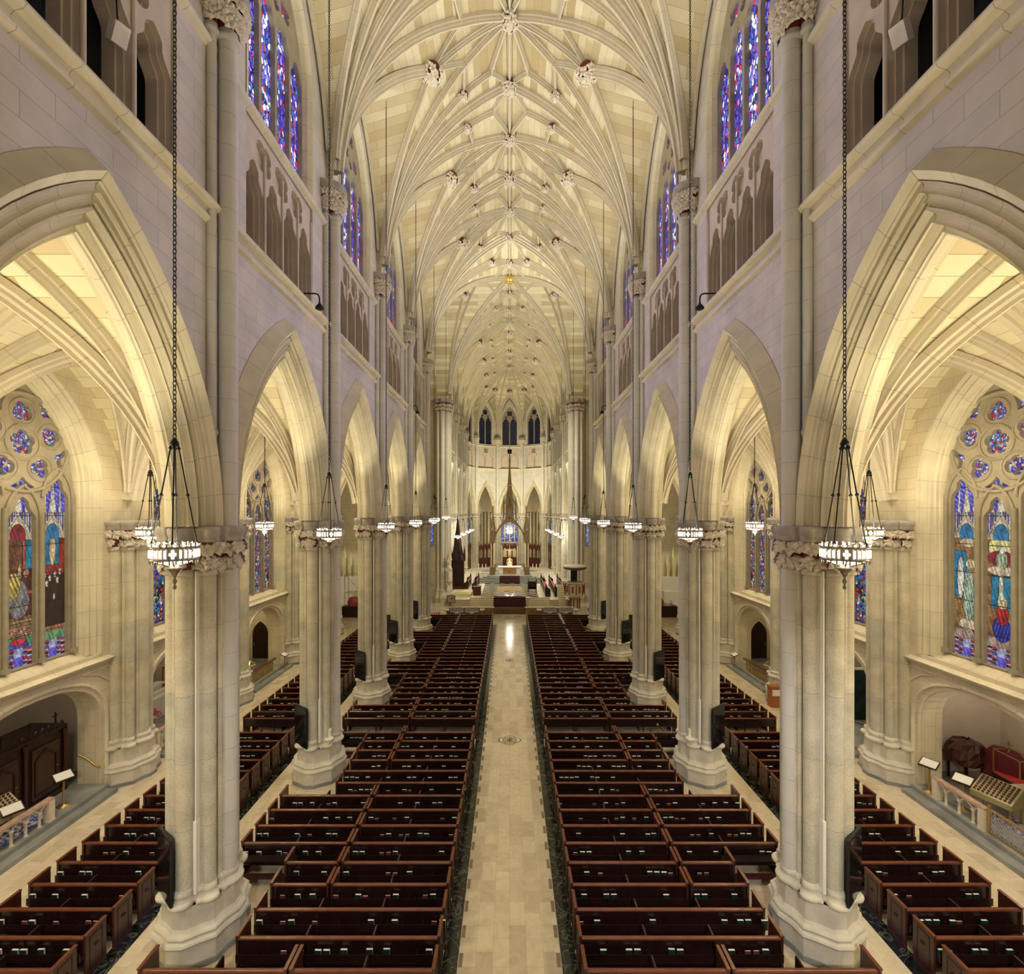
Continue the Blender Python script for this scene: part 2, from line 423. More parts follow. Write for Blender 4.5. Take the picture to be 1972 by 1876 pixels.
def lancet(cy, hw, zb, zs, rise, cusp=0.22, n=14):
    """light with a cusped pointed head"""
    R = arch_R(hw, rise); c = R-hw; th = math.acos(min(1, c/R)); L = []
    for i in range(n+1):
        t = i/n
        y = c-R*cos(th*t); z = R*sin(th*t)
        bump = cusp*hw*max(0, sin(pi*(t*1.5-0.15)))**2 if t < 0.77 else 0
        y += bump
        L.append((cy+min(y, 0), zs+z))
    Rr = [(2*cy-y, z) for y, z in reversed(L[:-1])]
    return [(cy-hw, zb)]+L+Rr+[(cy+hw, zb)]

def cluster(circles, n=112, smooth=0):
    rad = []
    for j in range(n):
        t = 2*pi*j/n; dx, dy = cos(t), sin(t); best = 0.3
        for x, y, r in circles:
            b = x*dx+y*dy; q = b*b-(x*x+y*y-r*r)
            if q >= 0: best = max(best, b+sqrt(q))
        rad.append(best)
    for _ in range(smooth): rad = [(rad[i-1]+rad[i]*2+rad[(i+1) % n])/4 for i in range(n)]
    return rad
def rings(mb, rads, levels, cx=0, cy=0, vscale=1.0):
    """levels: list of (offset or (rads2,offset), z)"""
    n = len(rads); P = []; UV = []
    for off, z in levels:
        rr = rads
        if isinstance(off, tuple): rr, off = off
        P.append([(cx+(rr[j]+off)*cos(2*pi*j/n), cy+(rr[j]+off)*sin(2*pi*j/n), z) for j in range(n)])
        UV.append([(2*pi*j/n*0.8, z*vscale) for j in range(n)])
    mb.grid(P, UV, closed=True)
def leaf(mb, c, nrm, up, size, rnd):
    """five-lobed carved leaf rosette standing off the surface"""
    n = Vector(nrm).normalized(); u = (Vector(up)-n*Vector(up).dot(n)).normalized(); s = n.cross(u)
    c = Vector(c); a0 = rnd.uniform(0, 6.28); k = rnd.choice((4, 5, 5))
    for i in range(k):
        a = a0+2*pi*i/k; d = u*cos(a)+s*sin(a); e = n.cross(d); L = size*rnd.uniform(0.8, 1.15)
        w = L*0.42
        p = [c+n*0.02, c+d*L*0.45+e*w+n*(0.25*size), c+d*L*0.5+n*(0.62*size), c+d*L*0.45-e*w+n*(0.25*size), c+d*L+n*(0.22*size)]
        mb.add([tuple(q) for q in p], [[0, 1, 2], [0, 2, 3], [1, 4, 2], [2, 4, 3]])
# ------------------------------------------------------------------ the floor
def floor_grid():
    mb = MB(); mb.add([(-24, -4.5, 0), (24, -4.5, 0), (24, 60, 0), (-24, 60, 0)], [[0, 1, 2, 3]],
                      [[(-24, -4.5), (24, -4.5), (24, 60), (-24, 60)]])
    mb.add([(-16, 60, 0), (16, 60, 0), (16, 100, 0), (-16, 100, 0)], [[0, 1, 2, 3]], [[(-16, 60), (16, 60), (16, 100), (-16, 100)]])
    mb.build('floor', M_FLOOR, kind='structure')
floor_grid()
tn = [0]
def trim(mb, mat, **k):
    tn[0] += 1
    return mb.build('trim_%d' % tn[0], mat, kind='structure', **k)
for sx in (-1, 1):
    mb = MB(); mb.box(sx*1.21, sx*1.56, 3, 45.2, 0.0, 0.012); mb.box(sx*9.15, sx*9.55, 3, 45.2, 0.0, 0.012)
    trim(mb, M_BLKMARB)
    mb = MB()
    for i in range(52):
        y = 5.0+0.78*i; mb.box(sx*1.10, sx*1.19, y, y+0.36, 0.0, 0.004)
    trim(mb, M_DENT)

# ------------------------------------------------------------------ nave walls
A_R, A_RISE = 3.4, 6.25
MAIN_R = arch_R(7.1, 10.8); MAIN_C = MAIN_R-7.1
def main_h(x):
    x = min(abs(x), 7.1); return ZV + sqrt(max(MAIN_R**2-(x+MAIN_C)**2, 0))
def xg(y): return 3.7+3.4*min(abs(y)/3.7, 1)
def nave_h(x, y):
    g = xg(y); x = abs(x)
    return main_h(x) if x <= g else main_h(g)-0.3*(x-g)
PROF = [(-0.31, 7.31), (0.0, 6.94), (0.015, 6.95), (0.12, 7.05), (0.155, 7.13)] + roll(0.235, 7.075, 0.085, 190, 5, 7) + \
       [(0.30, 7.19)] + roll(0.385, 7.14, 0.085, 185, 5, 7) + [(0.43, 7.27), (0.50, 7.28), (0.52, 7.21), (0.56, 7.20), (0.58, 7.30)] + \
       roll(0.66, 7.29, 0.08, 185, 5, 7) + [(0.70, 7.40), (0.76, 7.42)] + roll(0.81, 7.47, 0.06, 170, 20, 5) + [(0.87, 7.54), (0.90, 7.56)]
PROF = PROF + [(i, 15.24-d) for i, d in reversed(PROF)]
def scaled(prof, k): return [(i*k, d) for i, d in prof]
win_no = [0]
def wall_bay(T, root, hb, a, rise, lun, glass, wtag, style='nave', k=1.0):
    # spandrel
    mb = MB()
    arch = arch_pts(a, rise, -0.25*k, 16, None, ZC)
    mb.plate([(-hb, ZC), (-hb, 17.54), (hb, 17.54), (hb, ZC)]+list(reversed(arch)), [], XF, XF+0.06, T)
    mb.plate([(-hb, ZC), (-hb, 17.54), (hb, 17.54), (hb, ZC)]+list(reversed(arch)), [], 7.92, 7.90, T)
    # triforium wall with its opening
    hw = 2.28 if style == 'nave' else 1.6
    mb.plate([(-hb, 17.54), (hb, 17.54), (hb, 21.95), (-hb, 21.95)], [[(-hw, 18.0), (hw, 18.0), (hw, 21.74), (-hw, 21.74)]], XF, XF+0.16, T)
    # clerestory wall
    ww = hw; zs = 25.6 if style != 'apse' else 26.3; wr = 3.9 if style != 'apse' else 3.0
    top = []
    n = 12
    for i in range(n+1):
        y = -hb+2*hb*i/n
        top.append((y, lun(y)+0.3))
    mb.plate([(-hb, 21.95)]+top+[(hb, 21.95)], [arch_pts(ww, wr, 0, 12, 22.15, zs)], XF, XF+0.12, T)
    mb.build('masonry', M_WALL, root)
    mb = MB(); sweep_arch(mb, a, rise, scaled(PROF, k), T, ZC)
    mb.build('arch_moulding', M_ARCH, root)
    # string course and sill moulding
    mb = MB()
    pr = [(7.34, 17.46), (7.20, 17.52), (7.18, 17.58), (7.24, 17.62), (7.28, 17.74), (7.22, 17.80), (7.08, 17.84), (7.04, 17.90), (7.07, 17.97), (7.33, 18.04)]
    mb.grid([[T(d, -hb, z), T(d, hb, z)] for d, z in pr], [[(0, z), (2*hb, z)] for d, z in pr], smooth=False)
    pr = [(7.34, 21.70), (7.20, 21.78), (7.16, 21.84), (7.18, 21.92), (7.42, 22.12)]
    mb.grid([[T(d, -hb, z), T(d, hb, z)] for d, z in pr], [[(0, z), (2*hb, z)] for d, z in pr], smooth=False)
    mb.build('string_course', M_ARCH, root)
    # triforium tracery
    mb = MB()
    nl = 4 if hw > 1.9 else 2
    pitch = 2*hw/nl; cs = [(-hw+pitch*(i+0.5)) for i in range(nl)]
    rect = [(-hw, 18.0), (hw, 18.0), (hw, 21.74), (-hw, 21.74)]
    fs = [(-hw+pitch*(i+1)) for i in range(nl-1)]
    for (d0, d1, g) in ((7.40, 7.52, 0.09), (7.52, 7.66, 0.045), (7.66, 7.92, 0.0)):
        holes = [lancet(c, pitch*0.40+g*0.8, 18.03, 19.75, 0.85+g, 0.28) for c in cs]
        if d0 < 7.6: holes += [foil(c, 21.08, 0.41+g, 4, 0.33, pi/4) for c in fs]
        else: holes += []
        mb.plate(rect, holes, d0, d1, T)
    if style == 'apse':
        mb.plate(rect, [], 7.66, 7.70, T)
    for c in ([-hw]+fs+[hw]):
        mb.tube([T(7.38, c, 18.02), T(7.38, c, 21.2)], 0.05, 6)
    mb.build('triforium_tracery', M_TRAC, root)
    # gallery behind, its shade put into near-black faces
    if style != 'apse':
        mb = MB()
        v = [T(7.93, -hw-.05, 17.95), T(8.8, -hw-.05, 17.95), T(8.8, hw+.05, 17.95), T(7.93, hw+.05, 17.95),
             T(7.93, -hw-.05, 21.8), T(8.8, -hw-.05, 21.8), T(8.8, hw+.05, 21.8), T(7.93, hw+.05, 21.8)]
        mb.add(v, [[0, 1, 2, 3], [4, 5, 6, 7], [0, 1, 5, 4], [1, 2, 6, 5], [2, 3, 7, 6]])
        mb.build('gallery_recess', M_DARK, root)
    # clerestory window
    win_no[0] += 1
    wn = empty('window_%d' % win_no[0], kind='structure')
    mb = MB()
    sweep_arch(mb, ww, wr, [(-0.02, 7.30), (0.05, 7.28), (0.12, 7.36)]+roll(0.2, 7.40, 0.05, 160, 0, 4)+[(0.27, 7.5), (0.30, 7.62)], T, zs, 22.10)
    mb.build('window_frame', M_ARCH, wn)
    mb = MB(); iw = ww-0.26
    outer = arch_pts(iw, wr-0.25, 0, 12, 22.1, zs)
    p = 2*iw/nl; cc = [(-iw+p*(i+0.5)) for i in range(nl)]
    holes = []
    if nl == 4:
        for i, c in enumerate(cc):
            holes.append(lancet(c, p*0.43, 22.18, 25.7 if i in (0, 3) else 26.0, 0.75, 0.16))
        holes += [foil(-0.62, 27.35, 0.36, 4, 0.28, pi/4), foil(0.62, 27.35, 0.36, 4, 0.28, pi/4), foil(0, 28.2, 0.38, 4, 0.28, pi/4), foil(0, 27.0, 0.22, 4, 0.28, 0)]
    else:
        for c in cc: holes.append(lancet(c, p*0.43, 22.18, 26.0, 0.9, 0.14))
        holes += [foil(0, 27.75, 0.50, 4, 0.25, pi/4), foil(-.6, 27.1, .2, 3, .3), foil(.6, 27.1, .2, 3, .3)]
    mb.plate(outer, holes, 7.58, 7.74, T)
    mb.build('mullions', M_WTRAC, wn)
    mb = MB(); mb.plate(arch_pts(iw+.05, wr-0.2, 0, 12, 22.05, zs), [], 7.76, 7.78, T)
    mb.build('pane', glass, wn)

roots = {}
for sx, nm in ((-1, 'left'), (1, 'right')):
    root = empty('wall_'+nm, kind='structure'); roots[sx] = root
    for k in list(range(0, 6))+['c0', 'c1', 'c2']:
        yc = P0+S*(k-0.5) if isinstance(k, int) else CR1+S*(int(k[1])+0.5)
        T = (lambda s, y: (lambda d, a, b: (s*d, y+a, b)))(sx, yc)
        wall_bay(T, root, 3.7, A_R, A_RISE, lambda y: nave_h(7.3, y), M_GL_CLER if isinstance(k, int) else M_GL_APSE, nm)

# apse
root = empty('wall_apse', kind='structure')
YA = CR1+3*S   # 78.94
for i in range(5):
    phi = math.radians(18+36*i)
    def T(d, a, b, phi=phi):
        r = d-XF+7.32*cos(pi/10)
        return (r*cos(phi)-a*sin(phi), YA+r*sin(phi)+a*cos(phi), b)
    hb = 7.32*sin(pi/10)+0.02
    wall_bay(T, root, hb, 2.02, 5.5, lambda y: ZV+arch_z(2.3, 6.6, y), M_GL_APSE, 'apse', 'apse', 0.5)

# crossing return walls and transepts
for sx, nm in ((-1, 'north'), (1, 'south')):
    root = empty('wall_transept_'+nm, kind='structure')
    for yy, e in ((CR1+0.45, 1), (CR0-0.45, -1)):
        T = lambda d, a, b: (sx*(11.75+a), yy+d, b)
        mb = MB()
        arch = arch_pts(3.0, 5.2, 0, 14, None, ZC)
        mb.plate([(-4.1, 0.0), (-4.1, 34.0), (12.5, 34.0), (12.5, 0), (3.0, 0)]+list(reversed(arch))+[(-3.0, 0)], [], 0, 0.3*e, T)
        mb.build('masonry', M_AISLE, root)
        mb = MB(); sweep_arch(mb, 3.0, 5.2, [(-0.2, -0.02*e), (-0.15, -0.12*e), (0, -0.12*e), (0.1, 0)]+[(0.2, 0.05*e), (0.25, 0.2*e), (0.35, 0.3*e)], T, ZC)
        mb.build('arch_moulding', M_ARCH, root)
    mb = MB()
    x = sx*24.0
    mb.add([(x, CR0-1, 0), (x, CR1+1, 0), (x, CR1+1, 35), (x, CR0-1, 35)], [[0, 1, 2, 3]])
    mb.build('masonry', M_AISLE, root)
    # outer wall of choir aisle
    mb = MB(); x = sx*15.3
    mb.add([(x, CR1, 0), (x, YA, 0), (x, YA, 17), (x, CR1, 17)], [[0, 1, 2, 3]])
    mb.build('masonry', M_AISLE, root)
mb = MB()
for i in range(10):
    a0, a1 = pi*i/10, pi*(i+1)/10
    mb.add([(15.3*cos(a0), YA+15.3*sin(a0), 0), (15.3*cos(a1), YA+15.3*sin(a1), 0), (15.3*cos(a1), YA+15.3*sin(a1), 17), (15.3*cos(a0), YA+15.3*sin(a0), 17)], [[0, 1, 2, 3]])
wa = mb.build('wall_ambulatory', M_AISLE, kind='structure')
mb = MB()
for i in range(46):
    th = math.radians(35+110*i/45.0); r = 15.05
    if abs(math.degrees(th)-90) > 9: mb.tube([(r*cos(th), YA+r*sin(th), 0.0), (r*cos(th), YA+r*sin(th), 10.2)], 0.17, 8)
mb.build('wall_shafts', M_PIER, wa)
mb = MB(); mb.add([(-16, -4.4, 0), (16, -4.4, 0), (16, -4.4, 35), (-16, -4.4, 35)], [[0, 1, 2, 3]])
mb.build('wall_west', M_WALL, kind='structure')

# ------------------------------------------------------------------ vaults
def rib(pts, h, wd=0.24, dp=0.28, n=14, pw=1.8):
    wd *= 1.15; dp *= 1.25
    """rib under the web, through plan points; pw>1 packs samples at the springing end"""
    path = []
    for k in range(len(pts)-1):
        (x0, y0), (x1, y1) = pts[k], pts[k+1]
        for i in range(n+1 if k == len(pts)-2 else n):
            s = (i/n)**(pw if k == 0 else 1)
            x, y = x0+(x1-x0)*s, y0+(y1-y0)*s
            path.append(Vector((x, y, h(x, y))))
    rows = []; uvs = []; L = 0
    for i, p in enumerate(path):
        t = (path[min(i+1, len(path)-1)]-path[max(i-1, 0)]).normalized()
        s = t.cross(Vector((0, 0, 1)))
        if s.length < 1e-4: s = Vector((1, 0, 0))
        s.normalize(); dn = s.cross(t).normalized()
        if dn.z > 0: dn = -dn
        if i: L += (p-path[i-1]).length
        sec = [(-0.5, -0.1), (-0.5, 0.30), (-0.30, 0.42), (-0.30, 0.62), (-0.16, 0.78), (-0.16, 1.0), (0.16, 1.0), (0.16, 0.78), (0.30, 0.62), (0.30, 0.42), (0.5, 0.30), (0.5, -0.1)]
        rows.append([tuple(p+s*(a*wd)+dn*(b*dp)) for a, b in sec])
        uvs.append([(L, a+b) for a, b in sec])
    mb = MB(); mb.grid(rows, uvs, smooth=False)
    return mb
BOSS_ME = {}
def boss_mesh(kind, r):
    key = (kind, r)
    if key in BOSS_ME: return BOSS_ME[key]
    rnd = random.Random(kind*7+int(r*100))
    mb = MB(); mb.lathe([(0.02, -0.62*r), (0.55*r, -0.55*r), (0.86*r, -0.25*r), (0.95*r, 0.1*r), (0.8*r, 0.6*r)], n=14)
    core = mb.build('roof_boss', M_RED)
    mb = MB()
    for j in range(17):
        a = j*2.4; e = -1.5+1.55*(j/16.0)
        d = Vector((cos(a)*cos(e), sin(a)*cos(e), sin(e)))
        leaf(mb, Vector((d.x*r*0.95, d.y*r*0.95, d.z*r*0.62)), d, (0, 0, 1) if abs(d.z) < 0.8 else (1, 0, 0), r*0.50, rnd)
    lf = mb.build('carved_leaves', M_LEAF)
    BOSS_ME[key] = (core.data, lf.data)
    bpy.data.objects.remove(core); bpy.data.objects.remove(lf)
    return BOSS_ME[key]
bn = [0]
def boss(x, y, z, r, parent):
    bn[0] += 1
    a, b = boss_mesh(bn[0] % 4, r)
    o = link('roof_boss', a, parent); o.location = (x, y, z-0.30); o.rotation_euler = (0, 0, bn[0]*1.3)
    link('carved_leaves', b, o)
def half_web(mb, yc, sy, sx, hlen=3.7, ny=14, nx=18, xend=7.45):
    A = []; UA = []; B = []; UB = []
    s_acc = 0; prev = None
    for i in range(ny+1):
        y = hlen*(1-(1-i/ny)**1.5)
        g = xg(y)
        row = []; uv = []; arc = 0; pz = None
        for j in range(nx+1):
            x = g*(1-(1-j/nx)**1.6)
            z = main_h(x)
            if j: arc += hypot(x-px, z-pz)
            px, pz = x, z
            row.append((sx*x, yc+sy*y, z)); uv.append((yc+sy*y, arc))
        A.append(row); UA.append(uv)
        zg = main_h(g)
        if prev is not None: s_acc += hypot(y-prev[0], zg-prev[1])
        prev = (y, zg)
        row = []; uv = []
        for j in range(7):
            x = g+(xend-g)*j/6
            row.append((sx*x, yc+sy*y, nave_h(x, y))); uv.append((x, 40+s_acc))
        B.append(row); UB.append(uv)
    mb.grid(A, UA); mb.grid(B, UB)
def nave_vault(root, centres):
    for ci, yc in enumerate(centres):
        mb = MB()
        for sx in (-1, 1):
            for sy in (-1, 1): half_web(mb, yc, sy, sx)
        mb.build('vault_web', M_VAULT, root)
        h = lambda x, y: nave_h(x, y-yc)
        for sx in (-1, 1):
            for sy in (-1, 1):
                p = (sx*7.05, yc+sy*3.66)
                rib([p, (sx*2.23, yc+sy*1.03), (0, yc)], h).build('rib', M_RIB, root)                       # diagonal
                rib([p, (sx*2.42, yc+sy*(3.7-1.09)), (sx*1.0, yc+sy*(3.7-1.28)), (0, yc)], h, 0.2, 0.24).build('rib', M_RIB, root)
                rib([p, (sx*3.7, yc)], h, 0.24, 0.3).build('rib', M_RIB, root)
                rib([(sx*3.7, yc), (sx*2.23, yc+sy*1.03), (sx*2.42, yc+sy*2.61)], h, 0.14, 0.2, 6, 1).build('rib', M_RIB, root)
                rib([(sx*1.0, yc+sy*2.42), (0, yc+sy*3.7)], h, 0.14, 0.2, 6, 1).build('rib', M_RIB, root)
                boss(sx*2.42, yc+sy*2.61, h(2.42, yc+sy*2.61), 0.27, root)
                # wall rib
                rib([(sx*7.22, yc+sy*3.6), (sx*7.22, yc)], h, 0.16, 0.16, 12, 1).build('rib', M_RIB, root)
            rib([(sx*7.2, yc), (sx*3.7, yc)], h, 0.14, 0.2, 6, 1).build('rib', M_RIB, root)
            rib([(sx*3.7, yc), (0, yc)], h, 0.2, 0.24, 8, 1).build('rib', M_RIB, root)
            boss(sx*3.7, yc, h(3.7, yc), 0.48, root)
        rib([(0, yc-3.7), (0, yc+3.7)], h, 0.2, 0.24, 8, 1).build('rib', M_RIB, root)
        boss(0, yc, h(0, yc), 0.44, root)
def transverse(root, y, bs=True, wd=0.34):
    h = lambda x, yy: main_h(x)
    for sx in (-1, 1): rib([(sx*7.08, y), (0, y)], h, wd, 0.34, 20).build('transverse_rib', M_RIB, root)
    if bs: boss(0, y, main_h(0), 0.44, root)
for half, cs in enumerate(([0, 1, 2], [3, 4, 5])):
    root = empty('ceiling', kind='structure')
    nave_vault(root, [P0+S*(k-0.5) for k in cs])
    for k in cs: transverse(root, P0+S*k, wd=0.34 if k < 5 else 0.7)
root = empty('ceiling', kind='structure')
nave_vault(root, [CR1+S*(k+0.5) for k in range(3)])
for k in range(4): transverse(root, CR1+S*k, wd=0.7 if k == 0 else 0.34)

# crossing vault
root = empty('ceiling', kind='structure')
yc = (CR0+CR1)/2
def cross_h(x, y): return max(main_h(x), main_h((y-yc)*7.1/7.5))
mb = MB()
for sx in (-1, 1):
    for sy in (-1, 1):
        A = []; B = []; UA = []; UB = []; arcy = 0
        for i in range(21):
            y = 7.5*(1-(1-i/20)**1.5); g = y*7.1/7.5; zg = main_h(g)
            if i: arcy += hypot(y-py, zg-pz0)
            py, pz0 = y, zg
            row = []; uv = []; arc = 0
            for j in range(15):
                x = g*j/14; z = main_h(x)
                if j: arc += hypot(x-px, z-pz)
                px, pz = x, z
                row.append((sx*x, yc+sy*y, z)); uv.append((y, arc))
            A.append(row); UA.append(uv)
            xs = [g+(24-g)*j/8 for j in range(9)]
            B.append([(sx*x, yc+sy*y, zg) for x in xs]); UB.append([(x, arcy) for x in xs])
        mb.grid(A, UA); mb.grid(B, UB)
mb.build('vault_web', M_VAULT, root)
for sx in (-1, 1):
    for sy in (-1, 1):
        c = (sx*7.05, yc+sy*7.45)
        rib([c, (0, yc)], cross_h, 0.3, 0.34, 22).build('rib', M_RIB, root)
        for q in ((sx*3.0, yc), (0, yc+sy*3.2), (sx*1.6, yc+sy*5.0), (sx*4.7, yc+sy*1.7)):
            rib([c, q], cross_h, 0.2, 0.26, 16).build('rib', M_RIB, root)
        for p, q in (((sx*3.0, yc), (0, yc+sy*3.2)), ((sx*1.6, yc+sy*5.0), (0, yc+sy*3.2)), ((sx*1.6, yc+sy*5), (0, yc+sy*7.4)), ((sx*4.7, yc+sy*1.7), (sx*3.0, yc)), ((sx*4.7, yc+sy*1.7), (sx*7, yc))):
            rib([p, q], cross_h, 0.15, 0.2, 6, 1).build('rib', M_RIB, root)
        boss(sx*1.6, yc+sy*5.0, cross_h(1.6, yc+5), 0.34, root)
        boss(sx*4.7, yc+sy*1.7, cross_h(4.7, yc+1.7), 0.4, root)
    boss(sx*3.0, yc, cross_h(3, yc), 0.45, root)
    boss(0, yc+sx*3.2, cross_h(0, yc+3.2), 0.45, root)
    rib([(sx*24, yc), (0, yc)], cross_h, 0.2, 0.24, 14, 1).build('rib', M_RIB, root)
    rib([(0, yc+sx*7.5), (0, yc)], cross_h, 0.2, 0.24, 8, 1).build('rib', M_RIB, root)
    boss(sx*7.1, yc, 34.2, 0.4, root)
mb = MB()   # gilded central boss with rays
mb.lathe([(0.02, -0.5), (0.3, -0.45), (0.5, -0.2), (0.55, 0.1), (0.4, 0.3)], 0, 0, 16)
for k in range(16):
    a = 2*pi*k/16; d = Vector((cos(a), sin(a), 0)); e = Vector((-sin(a), cos(a), 0)); o = Vector((0, 0, -0.12))
    L = 1.25 if k % 2 else 0.95
    mb.add([tuple(d*0.4+e*0.12+o), tuple(d*0.4-e*0.12+o), tuple(d*L+o*1.5), tuple(d*0.5+o*2.4)], [[0, 2, 3], [1, 3, 2], [0, 1, 2]])
g = mb.build('gilded_boss', M_GOLD, root); g.location = (0, yc, 34.0)

# apse vault
root = empty('ceiling', kind='structure')
def apse_h(x, y):
    r = hypot(x, y-YA); t = (math.degrees(atan2(y-YA, x)) % 36)-18
    g = 4.2+2.9*abs(t)/18
    return main_h(r) if r <= g else main_h(g)-0.25*(r-g)
mb = MB()
for i in range(5):
    for s in (-1, 1):
        A = []; B = []; UA = []; UB = []; acc = 0
        for m in range(9):
            t = 18*(m/8); th = math.radians(18+36*i+s*t); g = 4.2+2.9*t/18
            rmax = 7.05/cos(math.radians(t))*cos(pi/10)+0.25
            row = []; uv = []; arc = 0
            for j in range(15):
                r = g*(1-(1-j/14)**1.6); z = main_h(r)
                if j: arc += hypot(r-px, z-pz)
                px, pz = r, z
                row.append((r*cos(th), YA+r*sin(th), z)); uv.append((th*4, arc))
            A.append(row); UA.append(uv); zg = main_h(g)
            if m: acc += hypot(zg-lz, 0.3)
            lz = zg
            rr = [g+(max(rmax, g+0.05)-g)*j/4 for j in range(5)]
            B.append([(r*cos(th), YA+r*sin(th), zg-0.25*(r-g)) for r in rr]); UB.append([(r, acc) for r in rr])
        mb.grid(A, UA); mb.grid(B, UB)
mb.build('vault_web', M_VAULT, root)
boss(0, YA, 34.1, 0.5, root)
for i in range(6):
    th = math.radians(36*i); v = (7.05*cos(th), YA+7.05*sin(th)+0.001)
    if 0 < i < 5: rib([v, (0, YA)], apse_h, 0.24, 0.3, 16).build('rib', M_RIB, root)
    for s in (-1, 1):
        m = 36*i+18*s
        if 0 < m < 180:
            mr = math.radians(m)
            rib([v, (4.2*cos(mr), YA+4.2*sin(mr))], apse_h, 0.2, 0.26, 12).build('rib', M_RIB, root)
for i in range(5):
    mr = math.radians(18+36*i); q = (4.2*cos(mr), YA+4.2*sin(mr))
    rib([q, (0, YA)], apse_h, 0.18, 0.22, 8, 1).build('rib', M_RIB, root)
    boss(q[0], q[1], apse_h(*q), 0.45, root)

# aisle vaults
XC = 11.72
def aisle_h(x, y): return ZC+max(arch_z(3.6, 6.05, abs(x)-XC), arch_z(3.7, 6.05, y))
for sx in (-1, 1):
    root = empty('ceiling', kind='structure')
    for k in range(6):
        yc = P0+S*(k-0.5)
        mb = MB(); n = 12
        for s1 in (-1, 1):
            for s2 in (-1, 1):
                A = []; B = []; UA = []; UB = []; a1 = 0
                for i in range(n+1):
                    t = 1-(1-i/n)**1.7; x = 3.6*t; y = 3.7*t; zx = arch_z(3.6, 6.05, x); zy = arch_z(3.7, 6.05, y)
                    if i: a1 += hypot(x-lx, zx-lz)
                    lx, lz = x, zx
                    ys = [y+(3.7-y)*j/4 for j in range(5)]
                    A.append([(sx*(XC+s1*x), yc+s2*q, ZC+zx) for q in ys]); UA.append([(q, a1) for q in ys])
                    xs = [x+(3.6-x)*j/4 for j in range(5)]
                    B.append([(sx*(XC+s1*q), yc+s2*y, ZC+zy) for q in xs]); UB.append([(q, a1) for q in xs])
                mb.grid(A, UA); mb.grid(B, UB)
        mb.build('vault_web', M_VAULT, root)
        h = lambda x, y: aisle_h(x, y-yc)
        for s1 in (-1, 1):
            for s2 in (-1, 1):
                c = (sx*(XC+s1*3.5), yc+s2*3.6)
                rib([c, (sx*XC, yc)], h, 0.26, 0.3, 14).build('rib', M_RIB, root)
                rib([c, (sx*XC, yc+s2*1.85)], h, 0.2, 0.24, 12).build('rib', M_RIB, root)
                rib([c, (sx*(XC+s1*1.8), yc)], h, 0.2, 0.24, 12).build('rib', M_RIB, root)
        rib([(sx*(XC-3.5), yc), (sx*(XC+3.5), yc)], h, 0.18, 0.2, 8, 1).build('rib', M_RIB, root)
        rib([(sx*XC, yc-3.7), (sx*XC, yc+3.7)], h, 0.18, 0.2, 8, 1).build('rib', M_RIB, root)
        for s1 in (-1, 1):
            rib([(sx*(XC+s1*3.55), yc+3.7), (sx*XC, yc+3.7)], h, 0.5, 0.4, 14).build('transverse_rib', M_RIB, root)

